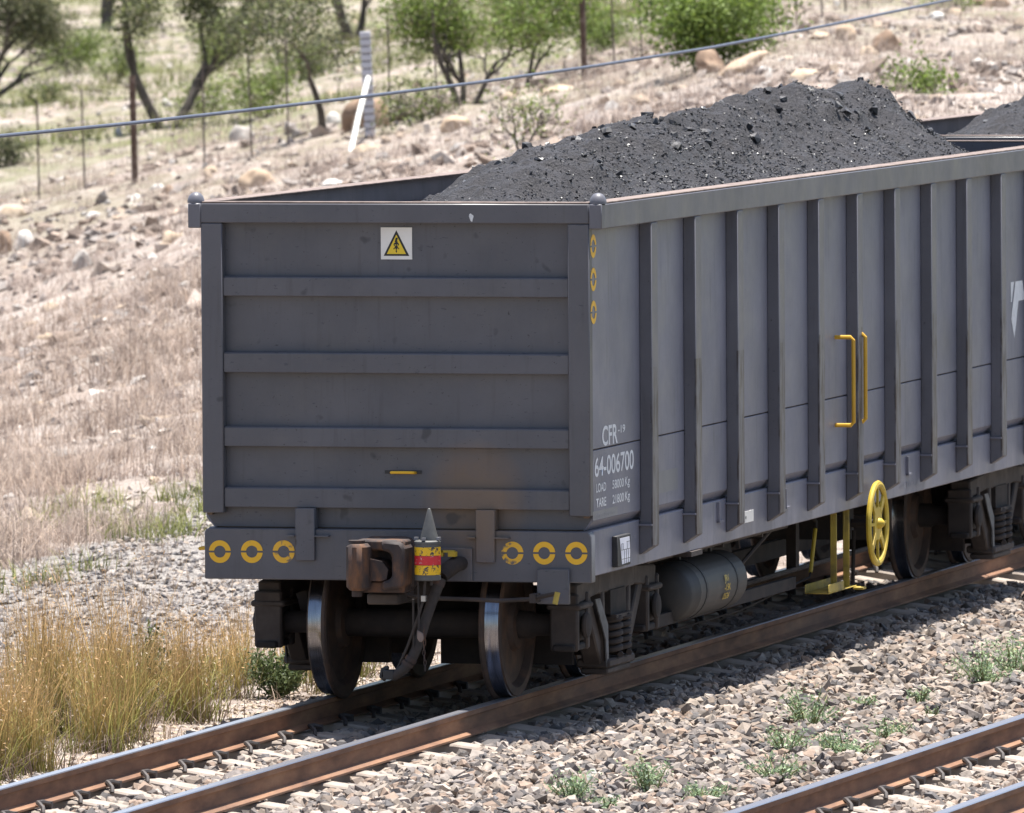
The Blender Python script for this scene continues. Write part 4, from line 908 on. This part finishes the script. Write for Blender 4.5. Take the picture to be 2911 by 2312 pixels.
tree('leafy_tree', 'bright green leafy tree right of the banded post', 'tree', gh(1311, 325), [(-.3, 0, 1), (.15, .1, .9), (.55, 0, .85)], 3.3, 9000, GR+[(.2, .19, .1)], .036, 103, .6, .055, 4, 'trees beyond the fence', .28)
tree('leafy_tree', 'yellow green leafy tree standing at the cable, right of the leafy one', 'tree', gh(1480, 262), [(.1, 0, 1), (.5, 0, .8)], 2.9, 6500, GR, .036, 104, .6, .04, 4, 'trees beyond the fence', .25)
tree('thorn_tree', 'olive tree at the upper left corner with drooping branches', 'tree', gh(-70, 300), [(.9, 0, 1), (.5, .1, .95), (1.3, -.1, .85), (1.0, .2, .8)], 3.8, 15000, OL, .04, 105, .75, .08, 4, 'trees beyond the fence', .3)
tree('thorn_tree', 'dark trunked tree farther back at the top, behind the banded post', 'tree', gh(1005, 115), [(-.25, 0, 1), (.2, 0, .7)], 5.0, 8000, OL, .045, 106, .5, .13, 4, 'trees beyond the fence', .3)
tree('thorn_tree', 'shaded tree farther back at the top, left of the two stemmed tree', 'tree', gh(300, 85), [(.0, 0, 1), (.35, 0, .8)], 5.0, 9000, OL, .05, 107, .5, .14, 4, 'trees beyond the fence', .25)
tree('thorn_tree', 'olive tree farther back between the two nearest thorn trees', 'tree', gh(640, 95), [(-.1, 0, 1), (.4, 0, .8)], 4.6, 9000, OL+YG, .05, 112, .55, .1, 4, 'trees beyond the fence', .2)
def shrub(label, u, v, hgt, n, cols, seed, wd=1.0, lsize=.034):
    return tree('shrub', label, 'shrub', gh(u, v), [(-.5*wd, 0, 1), (.1, .2, 1), (.55*wd, 0, .9), (.2*wd, -.3, .8)], hgt, n, cols, lsize, seed, .6, .022, 3, 'shrubs on the slope', .12)
shrub('green shrub between the two left thorn trees', 745, 345, 1.35, 2600, YG, 201, .8)
shrub('low green shrub behind the two stemmed tree trunk', 570, 350, 1.0, 1500, YG, 202, .8)
shrub('large bright green shrub above the tilted rock slab', 1990, 205, 1.9, 7500, GR, 203, 1.0, .04)
shrub('yellow green shrub at the top right of the bright shrub', 2120, 130, 1.3, 3200, GR+YG, 204, 1.1)
shrub('twiggy sparse green plant above the first coal hump', 1490, 425, 1.15, 500, YG, 205, .35, .03)
shrub('dark olive shrub at the left edge under the trees', 20, 485, .75, 1500, OL, 206, .8)
shrub('small grey green bush behind the marker post stay', 1190, 365, .9, 1300, OL+YG, 207, .8)
shrub('light green weed patch right of the coal peak', 2600, 262, .55, 1300, GR, 208, 1.4)
shrub('small green weed at the top near the right corner', 2690, 40, .5, 900, GR, 209, 1.2)
shrub('faint green bush in the upper left between fence and trees', 330, 240, 1.1, 1800, YG, 210, .9)
shrub('bright yellow green bush at top left behind the drooping branches', 215, 215, 1.5, 3600, GR+YG, 211, 1.0)
shrub('olive bush behind the slim straight stemmed tree', 840, 240, 1.3, 2600, OL+YG, 212, 1.0)
shrub('pale green bush farther back between the left thorn trees', 600, 205, 1.4, 2600, YG, 213, 1.1)
shrub('grey olive bush low at the left behind the droppers', 120, 300, .8, 1500, OL+YG, 214, 1.2)
shrub('green bush at the top between the leafy trees and bright shrub', 1720, 150, 1.1, 2400, GR+YG, 215, .9)
# trackside shrubs by the wheel
def bush(name, label, x, y, h, r, n, cols, seed, lsize=.02, cat='shrub', z=None, flowers=0, group=None):
    g = np.random.default_rng(seed); z0 = float(terrain(x, y)) if z is None else z
    root = empty(name, (x, y, z0)); tag(root, label, cat, group)
    k = 14; b = MB(); A_ = []
    for i in range(k):
        a = g.uniform(0, 6.28); rr = r*math.sqrt(g.uniform(.02, 1)); hh_ = h*g.uniform(.5, 1)*(1-.35*rr/r); t = Vector((rr*math.cos(a), rr*math.sin(a), hh_))
        b.tube([Vector((t.x*.15, t.y*.15, -.03)), Vector((t.x*.55, t.y*.55, hh_*.55)), t], [.006, .005, .002], 4); A_ += [tuple(t*s_) for s_ in np.linspace(.3, 1, 8)]
    b.build('stem', M_WEED, root)
    A_ = np.array(A_); P = A_[g.integers(0, len(A_), n)] + g.normal(0, 1, (n, 3))*np.array([r*.16, r*.16, h*.07]); P[:, 2] = np.maximum(P[:, 2], .01)
    V, f, C = leaves(P, lsize, cols, seed+1, .45); link('foliage', fast_mesh('foliage', V, f, C), M_LEAF, root)
    if flowers:
        P = A_[g.integers(0, len(A_), flowers)]; P[:, 2] += .03; V, f, C = leaves(P, .026, [(.8, .78, .7), (.75, .7, .4)], seed+2, .9); link('flower', fast_mesh('flower', V, f, C), M_LEAF, root)
M_WEED = pmat('weed_stem', [(.12, .14, .05), (.2, .2, .08)], 9, .8)
DG = [(.07, .095, .04), (.10, .13, .05), (.13, .16, .06)]; BG = [(.21, .29, .16), (.29, .39, .21), (.36, .46, .26), (.18, .24, .16)]
bush('shrub', 'dense dark green bush beside the left wheel', -2.42, 5.7, .46, .24, 2600, DG, 301)
bush('shrub', 'thin green bush among the golden grass, left of the dark bush', -2.95, 4.4, .62, .2, 1300, DG, 302)
WL = [(2300, 2075, .34, .20, 1100, 2, 'tallest green weed on the ballast, right of centre'), (2235, 2150, .24, .16, 700, 1, 'green weed in front of the tallest one, toward the rail'), (2205, 2225, .2, .2, 800, 0, 'low spreading weed nearest the empty rail, centre right'),
 (2400, 2150, .18, .3, 1300, 1, 'wide low mat of weeds by the empty rail'), (2530, 2105, .16, .2, 700, 1, 'low weed at the right end of the weed mat'), (1850, 2265, .27, .16, 1000, 1, 'upright green weed on the ballast, bottom centre right'),
 (2000, 2292, .17, .16, 800, 0, 'low weed at the bottom edge beside the empty rail'), (1625, 2285, .24, .17, 900, 3, 'white flowered weed at the bottom edge, centre'), (1730, 2312, .14, .14, 500, 2, 'small weed at the bottom edge right of the flowered one'),
 (2800, 1955, .3, .22, 1300, 1, 'bushy green weed near the right edge'), (2880, 1925, .34, .22, 1500, 1, 'tall green weed cut by the right edge'), (2615, 2010, .16, .1, 350, 0, 'small weed alone left of the right edge weeds'),
 (2445, 2022, .13, .12, 400, 0, 'small bright weed above the weed mat'), (2650, 2055, .14, .06, 120, 1, 'tiny white flower plant close to the empty rail')]
for i, (u, v, h, r, n, fl_, lb) in enumerate(WL):
    d = ray(u, v); t_ = (-.36-CAM.z)/d.z
    for _ in range(6):
        P_ = CAM+d*t_; t_ = (float(bedz(P_.x, P_.y))-CAM.z)/d.z
    P_ = CAM+d*t_; bush('weed', lb, P_.x, P_.y, h*1.15, r, int(n*.62), BG, 400+i*3, .015, 'weed', P_.z-.01, fl_, 'weeds between the tracks')
